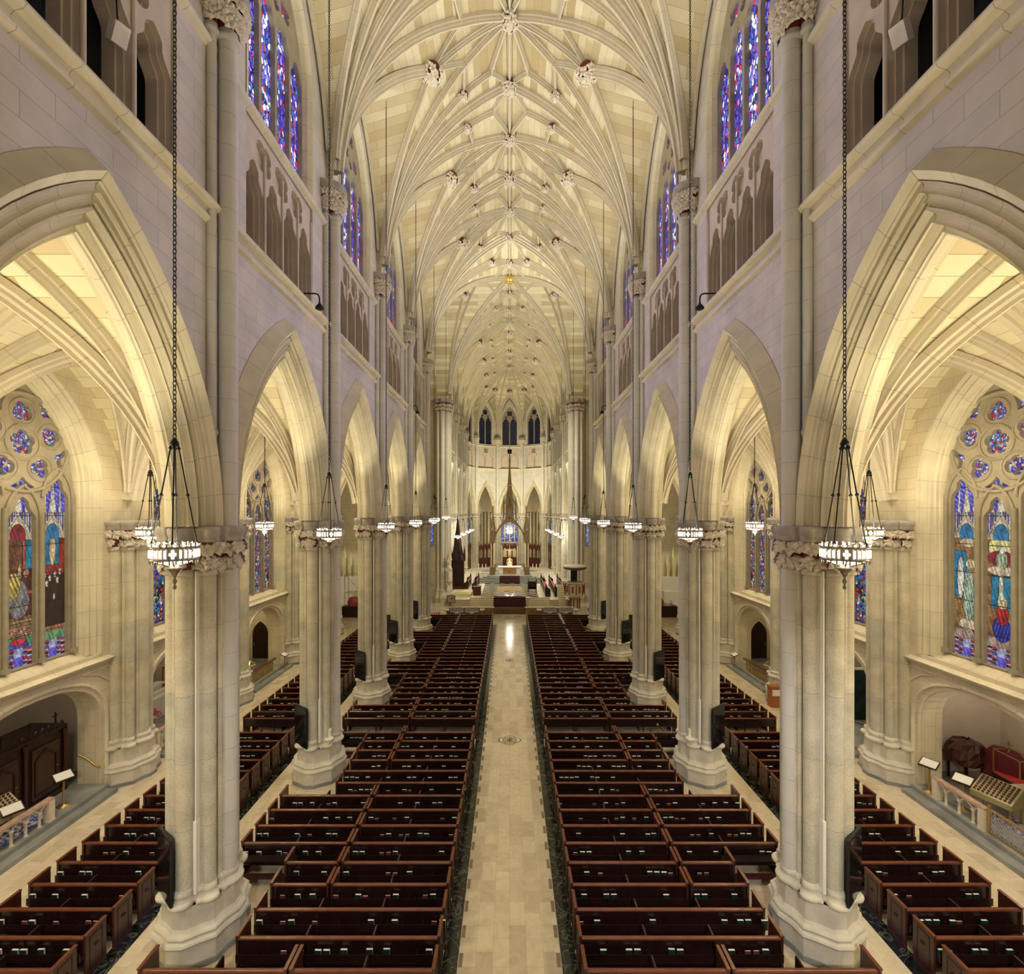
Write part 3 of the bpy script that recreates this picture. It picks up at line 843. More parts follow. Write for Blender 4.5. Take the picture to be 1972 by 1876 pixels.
# ------------------------------------------------------------------ piers
CIRC = [(0.56, 0, 0.21), (-0.50, 0, 0.25), (0, 0.69, 0.21), (0, -0.69, 0.21), (0, 0, 0.54)]
for s1 in (-1, 1):
    for s2 in (-1, 1):
        CIRC += [(0.43*s1, 0.50*s2, 0.155), (0.56*s1, 0.27*s2, 0.05), (0.28*s1, 0.64*s2, 0.05)]
RAD = cluster(CIRC, 240)
RADS = cluster(CIRC, 240, 5)
RADB = cluster(CIRC, 240, 2)
n_ = len(RAD)
OCT = [0.93/max(cos(((2*pi*j/n_+pi/16) % (pi/8))-pi/16), 0.1) for j in range(n_)]
MIX = [0.55*a+0.45*b for a, b in zip(RADS, OCT)]
def make_pier(vault_shaft=True, name='stone_pier', scale=1.0, ztop=ZC):
    root = empty(name)
    rad = [r*scale for r in RAD]; rads = [r*scale for r in RADS]; mix = [r*scale for r in MIX]
    mb = MB()
    fac = [sum(rads[(int((i+0.5)*n_/20)+q) % n_] for q in (-5, 0, 5))/3 for i in range(20)]
    lv = [(0.27, 0.12), (0.27, 0.52), (0.31, 0.55), (0.335, 0.60), (0.31, 0.65), (0.25, 0.68), (0.25, 0.71), (0.275, 0.75), (0.25, 0.79), (0.17, 0.82), (0.12, 0.88), (0.10, 1.36)]
    P = []
    for off, z in lv: P.append([((fac[i]+off)*cos(2*pi*(i+0.5)/20), (fac[i]+off)*sin(2*pi*(i+0.5)/20), z) for i in range(20)])
    mb.grid(P, closed=True, smooth=False)
    mb.build('faceted_plinth', M_BASE, root)
    mb = MB(); P = [[((fac[i]+0.31)*cos(2*pi*(i+0.5)/20), (fac[i]+0.31)*sin(2*pi*(i+0.5)/20), z) for i in range(20)] for z in (0, 0.12)]
    P.append([((fac[i]+0.2)*cos(2*pi*(i+0.5)/20), (fac[i]+0.2)*sin(2*pi*(i+0.5)/20), 0.12) for i in range(20)])
    mb.grid(P, closed=True, smooth=False); mb.build('footing', M_STEP, root)
    mb = MB()
    radb = [r*scale for r in RADB]
    rings(mb, radb, [(0.0, 1.34), (0.14, 1.36), (0.19, 1.40), (0.20, 1.45), (0.17, 1.49), (0.11, 1.51)])
    rings(mb, radb, [(0.11, 1.51), (0.05, 1.56), (0.07, 1.60), (0.085, 1.64), (0.06, 1.69), (0.02, 1.72), (-0.03, 1.75)])
    mb.build('moulded_base', M_BASE, root)
    mb = MB(); rings(mb, rad, [(0, 1.6), (0, 9.0)]); mb.build('clustered_shafts', M_PIER, root)
    mb = MB(); rings(mb, rad, [(0.0, 8.98), (0.05, 9.0), (0.07, 9.05), (0.03, 9.10), (0.0, 9.14)]); mb.build('neck_ring', M_BASE, root); mb = MB()
    rings(mb, rads, [(0.0, 9.14), (0.03, 9.4), (0.12, 9.80)])
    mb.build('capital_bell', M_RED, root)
    rnd = random.Random(5); mb = MB()
    for tier, z, off in ((0, 9.26, 0.04), (1, 9.62, 0.10)):
        m = 30
        for i in range(m):
            t = 2*pi*(i+0.5*tier)/m; r = rads[int(t/(2*pi)*n_) % n_]+off
            d = (cos(t), sin(t), 0.25)
            for q in range(2):
                tt = t+rnd.uniform(-0.06, 0.06)
                leaf(mb, (r*cos(tt), r*sin(tt), z+rnd.uniform(-0.05, 0.05)), d, (0, 0, 1), 0.19, rnd)
    mb.build('carved_foliage', M_LEAF, root)
    mb = MB(); rings(mb, rads, [(0.02, 9.76), (0.17, 9.78), (0.19, 9.83), (0.17, 9.88), (0.19, 9.93), (0.22, 10.0), (0.22, 10.08), (0.20, 10.12), (0.0, 10.15)])
    mb.build('abacus', M_ABAC, root)
    if vault_shaft:
        mb = MB()
        for (x, y, r, zb) in ((-0.60, 0, 0.215, 0.9), (-0.37, 0.30, 0.11, 12.45), (-0.37, -0.30, 0.11, 12.45)):
            if zb > 12: mb.lathe([(0.02, 12.1), (0.08, 12.2), (0.15, 12.42), (0.13, 12.5)], x, y, 12)
            rings(mb, [r]*20, [(0, zb), (0, 22.15)], x, y)
        mb.build('vault_shaft', M_SHAFT, root)
        mb = MB()
        for (x, y, r) in ((-0.60, 0, 0.215), (-0.37, 0.30, 0.11), (-0.37, -0.30, 0.11)):
            rings(mb, [r]*20, [(0.02, 22.30), (0.10, 22.7), (0.22, 23.1)], x, y)
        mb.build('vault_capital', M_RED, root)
        mb = MB()
        for (x, y, r) in ((-0.60, 0, 0.215), (-0.37, 0.30, 0.11), (-0.37, -0.30, 0.11)):
            rings(mb, [r]*20, [(0.0, 22.08), (0.06, 22.10), (0.075, 22.16), (0.03, 22.22), (0.03, 22.32)], x, y)
        mb.build('vault_neck_ring', M_SHAFT, root)
        mb = MB(); rnd = random.Random(9)
        for tier, z, r in ((0, 22.45, 0.42), (1, 22.68, 0.48), (2, 22.92, 0.56)):
            m = 15
            for i in range(m):
                t = pi*0.42+pi*1.16*(i+0.5*(tier % 2))/m
                leaf(mb, (-0.42+r*cos(t)*1.0, r*sin(t)*1.05, z+rnd.uniform(-0.05, 0.05)), (cos(t), sin(t), -0.15), (0, 0, 1), 0.19, rnd)
        mb.build('vault_capital_foliage', M_LEAF, root)
        mb = MB(); mb.lathe([(0.5, 23.05), (0.66, 23.08), (0.70, 23.16), (0.66, 23.22), (0.72, 23.30), (0.70, 23.40), (0.3, 23.42)], -0.35, 0, 16)
        mb.build('vault_abacus', M_ABAC, root)
    return root
ORD = ['first', 'second', 'third', 'fourth', 'fifth', 'sixth', 'seventh', 'eighth', 'ninth', 'tenth']
ORDN = ORD+['eleventh', 'twelfth', 'thirteenth', 'fourteenth', 'fifteenth', 'sixteenth', 'seventeenth', 'eighteenth', 'nineteenth', 'twentieth']
def ordinal(n):
    """1-based ordinal word"""
    if n <= 20: return ORDN[n-1]
    tens = {2: 'twenty', 3: 'thirty', 4: 'forty', 5: 'fifty'}
    te = {2: 'twentieth', 3: 'thirtieth', 4: 'fortieth', 5: 'fiftieth'}
    return te[n//10] if n % 10 == 0 else tens[n//10]+'-'+ORDN[n % 10-1]
pier0 = make_pier()
PT = tree(pier0); first = True
for k in range(-1, 6):
    for sx, side in ((-1, 'left'), (1, 'right')):
        y = P0+S*k
        if k < 1: lab = 'clustered stone pier beside the camera, outside the picture on the %s' % side
        elif k == 1: lab = 'nearest and largest clustered limestone pier on the %s' % side
        else: lab = '%s clustered limestone pier from the camera on the %s of the nave' % (ORD[k-1], side)
        if k < 1: continue
        if first: o = pier0; o.location = (sx*XP, y, 0); o.rotation_euler = (0, 0, pi if sx < 0 else 0); first = False
        else: o = place(PT, (sx*XP, y, 0), pi if sx < 0 else 0)
        o['label'] = lab; o['category'] = 'pier'; o['group'] = 'clustered piers of the nave arcades'
for sx, side in ((-1, 'left'), (1, 'right')):
    for k in range(1, 3):
        o = place(PT, (sx*XP, CR1+S*k, 0), pi if sx < 0 else 0, '%s clustered pier of the choir behind the crossing on the %s' % (ORD[k-1], side), 'piers of the choir and apse')
        o['category'] = 'pier'
for i, nm in enumerate(('right end of the apse', 'right of the apse', 'right of the middle apse arch', 'left of the middle apse arch', 'left of the apse', 'left end of the apse')):
    th = math.radians(36*i)
    o = place(PT, (XP*cos(th), YA+XP*sin(th), 0), th, 'slim clustered pier at the '+nm, 'piers of the choir and apse'); o['category'] = 'pier'
# big crossing piers
root = empty('crossing_pier')
mix2 = [r*1.22 for r in MIX]; rad2 = [r*1.2 for r in RAD]; rads2 = [r*1.2 for r in RADS]
mb = MB()
rings(mb, mix2, [(0.22, 0), (0.22, 0.50), (0.30, 0.60), (0.20, 0.70), (0.22, 0.76), (0.09, 0.86), (0.07, 1.32)])
rings(mb, rads2, [(0.15, 1.32), (0.19, 1.41), (0.09, 1.50), (0.12, 1.56), (0.0, 1.67)])
mb.build('moulded_base', M_BASE, root)
mb = MB(); rings(mb, rad2, [(0, 1.6), (0, 21.9)]); mb.build('clustered_shafts', M_SHAFT, root)
mb = MB(); rings(mb, rads2, [(0.0, 21.85), (0.08, 21.9), (0.08, 21.98), (0.03, 22.03)]); mb.build('neck_ring', M_SHAFT, root)
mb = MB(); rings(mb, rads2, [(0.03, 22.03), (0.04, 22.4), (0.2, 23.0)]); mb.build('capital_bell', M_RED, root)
mb = MB(); rnd = random.Random(3)
for tier, z, off in ((0, 22.25, 0.08), (1, 22.65, 0.18)):
    for i in range(24):
        t = 2*pi*(i+0.5*tier)/24; r = rads2[int(t/(2*pi)*n_) % n_]+off
        leaf(mb, (r*cos(t), r*sin(t), z), (cos(t), sin(t), 0), (0, 0, 1), 0.26, rnd)
mb.build('carved_foliage', M_LEAF, root)
mb = MB(); rings(mb, rads2, [(0.02, 22.95), (0.28, 23.0), (0.3, 23.1), (0.26, 23.16), (0.34, 23.26), (0.33, 23.38), (0, 23.42)]); mb.build('abacus', M_ABAC, root)
root.location = (-XP-0.1, CR1+0.1, 0); root['label'] = 'tall crossing pier left of the sanctuary, shafts rising unbroken to the vault'
root['category'] = 'pier'; root['group'] = 'crossing piers'
o = place(tree(root), (XP+0.1, CR1+0.1, 0), 0, 'tall crossing pier right of the sanctuary, behind the pulpit', 'crossing piers')
# wall piers of the aisles
wp = make_pier(False, 'wall_pier'); WT = tree(wp)
for i, (sx, k) in enumerate([(s, k) for s in (-1, 1) for k in range(1, 6)]):
    side = 'left' if sx < 0 else 'right'
    o = wp if i == 0 else copy_tree(WT)
    o.location = (sx*15.25, P0+S*k, 0); o.rotation_euler = (0, 0, pi if sx < 0 else 0)
    o['label'] = '%s half-round pier against the %s aisle wall, counted from the camera' % (ORD[k-1], side)
    o['category'] = 'pier'; o['group'] = 'wall piers of the aisles'
# ------------------------------------------------------------------ aisle outer walls, windows, chapels
def seg_arch(hw, zb, zs, zt, n=18, e=2.4):
    pts = [(-hw, zb)]
    for i in range(n+1):
        t = pi*(1-i/n); c = cos(t); s = sin(t)
        pts.append((hw*(abs(c)**(2/e))*(1 if c > 0 else -1), zs+(zt-zs)*(abs(s)**(2/e))))
    return pts+[(hw, zb)]
XA = 15.3
WA, WRISE, WZS = 1.86, 3.62, 11.15      # inner window arch
def window_holes():
    holes = []; 
    for c, zs in ((-1.2, 11.05), (0, 10.35), (1.2, 11.05)):
        holes.append(lancet(c, 0.44, 5.45, zs-0.15, 0.78, 0.26, 18))
    cz = 12.75
    holes.append(foil(0, cz, 0.42, 5, 0.33, pi/2))
    for i in range(5):
        t = pi/2+2*pi*i/5
        holes.append(foil(1.0*cos(t), cz+1.0*sin(t), 0.34, 3, 0.36, t))
        t += pi/5
        q = []
        for (rr, dt) in ((1.50, -0.27), (1.30, -0.12), (1.12, 0), (1.30, 0.12), (1.50, 0.27), (1.53, 0.13), (1.40, 0.0), (1.53, -0.13)):
            q.append((rr*cos(t+dt), cz+rr*sin(t+dt)))
        holes.append(q)
    return holes, cz
WH, RZ = window_holes()
PANES = {}
def aisle_bay(sx, k, root):
    yc = P0+S*(k-0.5)
    T = lambda d, a, b: (sx*d, yc+a, b)
    side = 'left' if sx < 0 else 'right'
    hb = 3.7
    top = [(3.7*sin(pi/2*(i/10-1)), 0) for i in range(21)]
    top = [(y, ZC+arch_z(3.7, 6.05, y)+0.12) for y, _ in top]
    mb = MB()
    wo = arch_pts(WA, WRISE, -0.62, 16, 5.2, WZS)
    mb.plate([(-hb, 4.95)]+top+[(hb, 4.95)], [wo], XA, XA+0.08, T)
    # sloping sill below the window
    mb.add([T(XA-0.12, -hb, 4.98), T(XA-0.12, hb, 4.98), T(XA+0.62, hb, 5.42), T(XA+0.62, -hb, 5.42)], [[0, 1, 2, 3]])
    ch = seg_arch(2.45, 0.0, 2.7, 4.35) if k < 4 else seg_arch(2.1, 0.0, 2.4, 4.4, e=2.1)
    mb.plate([(-hb, 0), (-hb, 4.95), (hb, 4.95), (hb, 0)]+list(reversed(ch)), [], XA, XA+0.9, T)
    mb.build('masonry', M_AISLE, root)
    mb = MB()
    pr = [(XA+0.02, 4.78), (XA-0.06, 4.82), (XA-0.10, 4.88), (XA-0.20, 4.92), (XA-0.22, 4.97), (XA-0.10, 5.0)]
    mb.grid([[T(d, -hb, z), T(d, hb, z)] for d, z in pr], [[(0, z), (2*hb, z)] for d, z in pr], smooth=False)
    # chapel arch moulding
    rows = []; uvs = []
    for ins, d in ((0.30, XA+0.0), (0.27, XA-0.06), (0.2, XA-0.06), (0.14, XA+0.02), (0.08, XA+0.03), (0.03, XA+0.10), (-0.01, XA+0.14)):
        hw = 2.45 if k < 4 else 2.1
        p = seg_arch(hw+ins, 0.0, 2.7 if k < 4 else 2.4, 4.35+ins*0.8)
        rows.append([T(d, a, b) for a, b in p]); uvs.append([(i*0.3, ins) for i in range(len(p))])
    mb.grid(rows, uvs, smooth=False)
    # framed spandrels with trefoil carving
    for s in (-1, 1):
        q = [(s*3.35, 4.62), (s*1.6, 4.62), (s*2.3, 4.42), (s*2.75, 4.1), (s*3.05, 3.6), (s*3.2, 3.1), (s*3.35, 3.1)]
        for a in range(len(q)):
            b = (a+1) % len(q)
            mb.tube([T(XA-0.01, *q[a]), T(XA-0.01, *q[b])], 0.035, 5)
        mb.tube([T(XA-0.01, s*3.1+0.13*cos(t*pi/6), 4.35+0.13*sin(t*pi/6)) for t in range(12)], 0.03, 5, closed=True)
    mb.build('wall_moulding', M_ARCH, root)
    # window
    win_no[0] += 1
    wn = empty('window_%d' % win_no[0], kind='structure')
    mb = MB()
    pf = [(-0.62, XA), (-0.60, XA-0.06), (-0.52, XA-0.06)]+roll(-0.44, XA+0.02, 0.06, 170, 0, 4)+[(-0.34, XA+0.1)]+roll(-0.27, XA+0.14, 0.06, 170, 0, 4)+[(-0.18, XA+0.24), (-0.10, XA+0.26)]+roll(-0.04, XA+0.33, 0.05, 170, 10, 4)+[(0.03, XA+0.42), (0.04, XA+0.55)]
    sweep_arch(mb, WA, WRISE, pf, T, WZS, 5.2, n=16)
    mb.build('window_frame', M_ARCH, wn)
    mb = MB()
    mb.plate(arch_pts(WA, WRISE, 0, 16, 5.4, WZS), WH, XA+0.50, XA+0.64, T)
    # rings of the rose and mullion shafts
    for r, w_ in ((1.60, 0.06), (0.56, 0.035)):
        mb.tube([T(XA+0.48, r*cos(2*pi*i/40), RZ+r*sin(2*pi*i/40)) for i in range(40)], w_, 6, closed=True)
    for i in range(5):
        t = pi/2+2*pi*i/5
        mb.tube([T(XA+0.49, cos(t)+0.43*cos(2*pi*j/20), RZ+sin(t)+0.43*sin(2*pi*j/20)) for j in range(20)], 0.03, 5, closed=True)
    for c in (-1.8, -0.6, 0.6, 1.8):
        mb.tube([T(XA+0.46, c, 5.42), T(XA+0.46, c, 10.6 if abs(c) < 1 else 11.1)], 0.075, 8)
        mb.tube([T(XA+0.46, c, 5.42), T(XA+0.46, c, 5.6)], 0.13, 8)
    for c, zs in ((-1.2, 11.0), (0, 10.35), (1.2, 11.0)):
        a_ = arch_pts(0.56, 1.0, 0, 8, None, zs)
        mb.tube([T(XA+0.47, c+y, z) for y, z in a_], 0.05, 6)
    mb.build('tracery', M_WTRAC, wn)
    paint = k == 2
    mb = MB(); d = XA+0.665
    mb.plate(arch_pts(WA, WRISE, 0, 16, 10.9 if paint else 5.4, WZS), [], d, d+0.01, T)
    mb.build('rose_pane', M_GL_ROSE if paint else M_GL_FAR, wn)
    if paint:
        for i, c in enumerate((-1.2, 0, 1.2)):
            picture_pane(T, d-0.01, c, sx, i, wn)
    # chapel recess
    cr = empty('wall_chapel_'+side, kind='structure')
    D0, D1 = XA+0.9, 19.3
    mb = MB()
    y0, y1 = -3.35, 3.35
    top = [(y0+(y1-y0)*i/12, 4.2+0.9*sin(pi*i/12)) for i in range(13)]
    mb.plate([(y0, 0)]+top+[(y1, 0)], [], D1, D1+0.05, T)
    mb.grid([[T(D0, a, b) for a, b in [(y0, 0)]+top+[(y1, 0)]], [T(D1, a, b) for a, b in [(y0, 0)]+top+[(y1, 0)]]], None, smooth=False)
    mb.build('plaster', M_PLASTER if k < 4 else M_AISLE, cr)
    # steps
    mb = MB()
    x0, x1, x2, x3 = sx*14.68, sx*15.02, sx*15.35, sx*D1
    a0, a1 = yc-2.9, yc+2.9
    mb.box(min(x0, x3), max(x0, x3), yc-2.44, yc+2.44, 0.0, 0.15)
    mb.box(min(x1, x3), max(x1, x3), yc-2.43, yc+2.43, 0.15, 0.30)
    mb.box(min(sx*(D0+0.02), x3), max(sx*(D0+0.02), x3), yc-3.33, yc+3.33, 0.0, 0.305)
    trim(mb, M_STEP)

def picture_pane(T, d, c, sx, idx, parent):
    """a pictorial light, built of coloured glass cells from canopy to base panel"""
    W, Z0, Z1 = 0.92, 5.42, 11.9
    nx, nz = 40, 250
    rnd = random.Random(idx*10+(1 if sx > 0 else 0)+3)
    def hsh(i, j): return ((i*73856093 ^ j*19349663) & 1023)/1023.0
    def el(x, z, cx, cz, rx, rz): return ((x-cx)/rx)**2+((z-cz)/rz)**2
    lattice = lambda x, z: (0.02, 0.30, 0.42) if (int((x+9)*22)+int(z*22)) % 2 else (0.03, 0.16, 0.32)
    def colour(x, z):
        # x in -0.46..0.46, z from 0 (bottom) to 6.4
        if z < 0.62:                                   # base panel with arms
            q = int((x+0.46)*6.5)
            if abs(x) < 0.14: return (0.16, 0.14, 0.75) if z < 0.34 else (0.45, 0.45, 0.65)
            if (int(z*24)+q) % 4 == 0: return (0.55, 0.55, 0.60)
            return ((0.55, 0.05, 0.06), (0.10, 0.10, 0.45), (0.06, 0.02, 0.02))[(q+int(z*9)) % 3]
        if z > 5.05:                                   # starry ground above the canopy
            u = abs(x)
            if u < 0.05+0.12*max(0, 5.75-z) or abs(u-0.28) < 0.03+0.04*max(0, 5.45-z): return (0.85, 0.82, 0.70) if hsh(int(x*60), int(z*40)) > 0.35 else (0.7, 0.55, 0.2)
            return (0.75, 0.75, 0.95) if hsh(int(x*38), int(z*38)) > 0.9 else (0.10, 0.08, 0.62)
        if z > 4.15:                                   # canopy gable
            g = (5.0-z)*0.62
            if abs(abs(x)-g) < 0.035: return (0.85, 0.75, 0.50)
            if abs(x) < g: 
                return ((0.30, 0.02, 0.04) if (sx < 0 and idx == 1) else (0.03, 0.22, 0.45)) if el(x, z, 0, 4.25, 0.26, 0.42) < 1 else (0.75, 0.62, 0.42)
            return (0.22, 0.14, 0.55) if int((x+1)*24) % 2 else (0.85, 0.80, 0.62)
        if sx < 0:
            if idx == 1:                               # seated figure in pale robes on a dais
                if el(x, z, 0.05, 3.02, 0.075, 0.13) < 1: return (0.80, 0.55, 0.38)
                if abs(x-0.06) < 0.075*(1-max(0, z-3.1)/0.36) and 3.1 < z < 3.46: return (0.80, 0.65, 0.25)
                if el(x, z, -0.16, 2.68, 0.26, 0.42) < 1: return (0.78, 0.58, 0.14) if (int(x*30+z*12) % 4) else (0.4, 0.25, 0.05)
                if el(x, z, 0.02, 2.2, 0.34, 0.62) < 1:
                    f = int(x*34-z*7) % 4
                    return ((0.85, 0.82, 0.72), (0.70, 0.45, 0.50), (0.80, 0.78, 0.68), (0.45, 0.40, 0.36))[f]
                if abs(z-2.42) < 0.05 and x > 0: return (0.75, 0.05, 0.10)
                if el(x, z, 0.27, 3.05, 0.10, 0.14) < 1: return (0.55, 0.22, 0.14)
                if z < 0.95 and el(x, z, 0.02, 0.85, 0.25, 0.12) < 1: return (0.65, 0.04, 0.06)
                if z < 1.0: return (0.08, 0.12, 0.55) if el(x, z, 0, 0.72, 0.35, 0.12) < 1 else (0.10, 0.28, 0.14)
                if z < 1.25: return (0.55, 0.16, 0.08) if hsh(int(x*40), int(z*30)) > .4 else (0.75, 0.6, 0.4)
                if z < 1.65: return (0.42, 0.26, 0.12) if int(z*9) % 2 else (0.25, 0.14, 0.06)
                if x > 0.16 and z > 3.2: return lattice(x, z) if x > 0.26 else (0.55, 0.15, 0.12)
                return (0.20, 0.07, 0.03) if z > 3.2 else (0.10, 0.03, 0.02)
            if idx == 2:                               # dark-robed group below a standing pale figure
                for fx, fz in ((-0.28, 2.95), (-0.10, 2.80), (0.08, 2.92), (0.28, 3.0), (0.18, 2.7), (-0.22, 2.62)):
                    if el(x, z, fx, fz, 0.055, 0.085) < 1: return (0.80, 0.60, 0.45)
                    if el(x, z, fx, fz-0.11, 0.05, 0.03) < 1: return (0.85, 0.85, 0.8)
                if el(x, z, 0.0, 3.75, 0.11, 0.55) < 1: return (0.80, 0.58, 0.30)
                if z > 3.25: return lattice(x, z) if x < 0.25 else (0.35, 0.03, 0.02)
                if z < 0.95: return (0.18, 0.35, 0.16)
                if z < 1.12: return (0.55, 0.20, 0.10)
                if z > 2.9: return (0.35, 0.03, 0.03)
                if el(x, z, 0.05, 2.1, 0.04, 0.12) < 1: return (0.8, 0.6, 0.45)
                return (0.035, 0.012, 0.008)
            return (0.30, 0.03, 0.04) if hsh(int(x*9), int(z*5)) > .6 else (0.12, 0.06, 0.03)
        if idx == 2 or idx == 0:                       # winged figure in pale green
            if el(x, z, 0.14, 3.22, 0.075, 0.11) < 1: return (0.85, 0.62, 0.42)
            if el(x, z, 0.14, 3.25, 0.17, 0.19) < 1: return (0.90, 0.75, 0.35)
            if el(x, z, 0.08, 2.25, 0.17+0.05*(2.9-z), 0.95) < 1: return (0.50, 0.72, 0.52) if int(x*30+z*3) % 3 else (0.80, 0.85, 0.62)
            if el(x, z, -0.22, 2.75, 0.12, 0.75) < 1: return (0.85, 0.80, 0.68)
            if el(x, z, 0.05, 1.15, 0.34, 0.2) < 1: return (0.80, 0.62, 0.42)
            if el(x, z, 0.05, 4.0, 0.30, 0.16) < 1: return (0.85, 0.65, 0.40)
            if x > 0.26 and 1.3 < z < 1.9: return (0.08, 0.35, 0.12)
            if x > 0.24 and 0.9 < z < 1.3: return (0.55, 0.03, 0.04)
            if x < 0 and 2.1 < z < 3.7: return lattice(x, z)
            if z < 0.95: return (0.45, 0.30, 0.24) if int(x*11+z*7) % 2 else (0.55, 0.40, 0.34)
            return (0.42, 0.22, 0.08) if int(z*6) % 2 else (0.34, 0.17, 0.06)
        # centre light: bearded figure in cloud above, seated figure in red and blue below
        if el(x, z, 0.03, 3.82, 0.08, 0.12) < 1: return (0.88, 0.86, 0.80)
        if el(x, z, 0.02, 3.5, 0.2, 0.28) < 1: return (0.62, 0.72, 0.45) if int(x*30) % 3 else (0.5, 0.6, 0.35)
        if el(x, z, 0.0, 3.55, 0.44, 0.25) < 1: return (0.32, 0.02, 0.05)
        if el(x, z, 0, 3.9, 0.42, 0.42) < 1: return (0.95, 0.85, 0.35)
        if el(x, z, 0, 3.15, 0.46, 0.16) < 1: return (0.85, 0.68, 0.45)
        if abs(x) < 0.05+0.10*max(0, 3.1-z)*0.4 and 2.2 < z < 3.2: return (0.92, 0.85, 0.55)
        if el(x, z, 0.06, 2.08, 0.08, 0.12) < 1: return (0.80, 0.55, 0.40)
        if el(x, z, 0.04, 2.10, 0.17, 0.19) < 1: return (0.90, 0.78, 0.35)
        if el(x, z, 0.04, 1.72, 0.20, 0.34) < 1: return (0.70, 0.03, 0.04) if int(x*30+z*9) % 4 else (0.4, 0.01, 0.03)
        if el(x, z, 0.02, 1.25, 0.30, 0.42) < 1: return (0.06, 0.08, 0.65) if int(x*28-z*9) % 3 else (0.03, 0.03, 0.30)
        if abs(x) < 0.33 and 1.9 < z < 2.95: return lattice(x, z)
        if z < 0.95: return (0.42, 0.28, 0.16) if el(x, z, 0, 0.78, 0.2, 0.12) < 1 else (0.48, 0.34, 0.28)
        return (0.40, 0.21, 0.08) if int(z*6) % 2 else (0.32, 0.16, 0.06)
    mb = MB(); cols = []
    for j in range(nz+1):
        for i in range(nx+1):
            mb.v.append(T(d, c+(-W/2+W*i/nx), Z0+(Z1-Z0)*j/nz))
    flip = 1
    for j in range(nz):
        for i in range(nx):
            a = j*(nx+1)+i
            mb.f.append([a, a+1, a+nx+2, a+nx+1]); mb.uv.append([(0, 0), (1, 0), (1, 1), (0, 1)]); mb.sm.append(False)
            x = (-W/2+W*(i+.5)/nx); z = (Z1-Z0)*(j+.5)/nz
            # x to the right as seen from the nave
            xs = x if sx < 0 else -x
            col = colour(xs, z)
            dx_, dz_ = W/nx, (Z1-Z0)/nz
            nb = (colour(xs+dx_, z), colour(xs, z+dz_))
            edge = 0.35 if any(sum(abs(p-q) for p, q in zip(col, w_)) > 0.25 for w_ in nb) and 0.65 < z < 5.05 else 1.0
            edge *= 0.55+0.75*(0.5+0.5*sin(xs*31+sin(z*9+xs*14)*2.1+z*5))
            ln = (j % 38 == 0) or ((i*7+j*3+int(3*sin(j*0.21+i*0.3))) % 31 == 0 and hsh(i, j) > 0.3)
            k = 0.05 if ln else edge*(0.8+0.4*hsh(i, j))
            cols.append(tuple(v*k for v in col))
    o = mb.build('pictorial_light', M_PICT, parent)
    at = o.data.color_attributes.new('glass', 'FLOAT_COLOR', 'CORNER')
    buf = []
    for cc in cols: buf.extend((cc[0], cc[1], cc[2], 1.0)*4)
    at.data.foreach_set('color', buf)
m, nt, b_ = nodes_mat('painted_glass'); M_PICT = m
at_ = nt.nodes.new('ShaderNodeAttribute'); at_.attribute_name = 'glass'
nt.links.new(at_.outputs['Color'], b_.inputs['Emission Color']); b_.inputs['Emission Strength'].default_value = 0.62
b_.inputs['Base Color'].default_value = (0.02, 0.02, 0.02, 1); b_.inputs['Roughness'].default_value = 0.3

for sx, side in ((-1, 'left'), (1, 'right')):
    root = empty('wall_aisle_'+side, kind='structure')
    for k in range(1, 6): aisle_bay(sx, k, root)
    mb = MB()   # plain stretch beside the camera
    mb.add([(sx*XA, -4.4, 0), (sx*XA, P0, 0), (sx*XA, P0, 16.4), (sx*XA, -4.4, 16.4)], [[0, 1, 2, 3]])
    mb.build('masonry', M_AISLE, root)

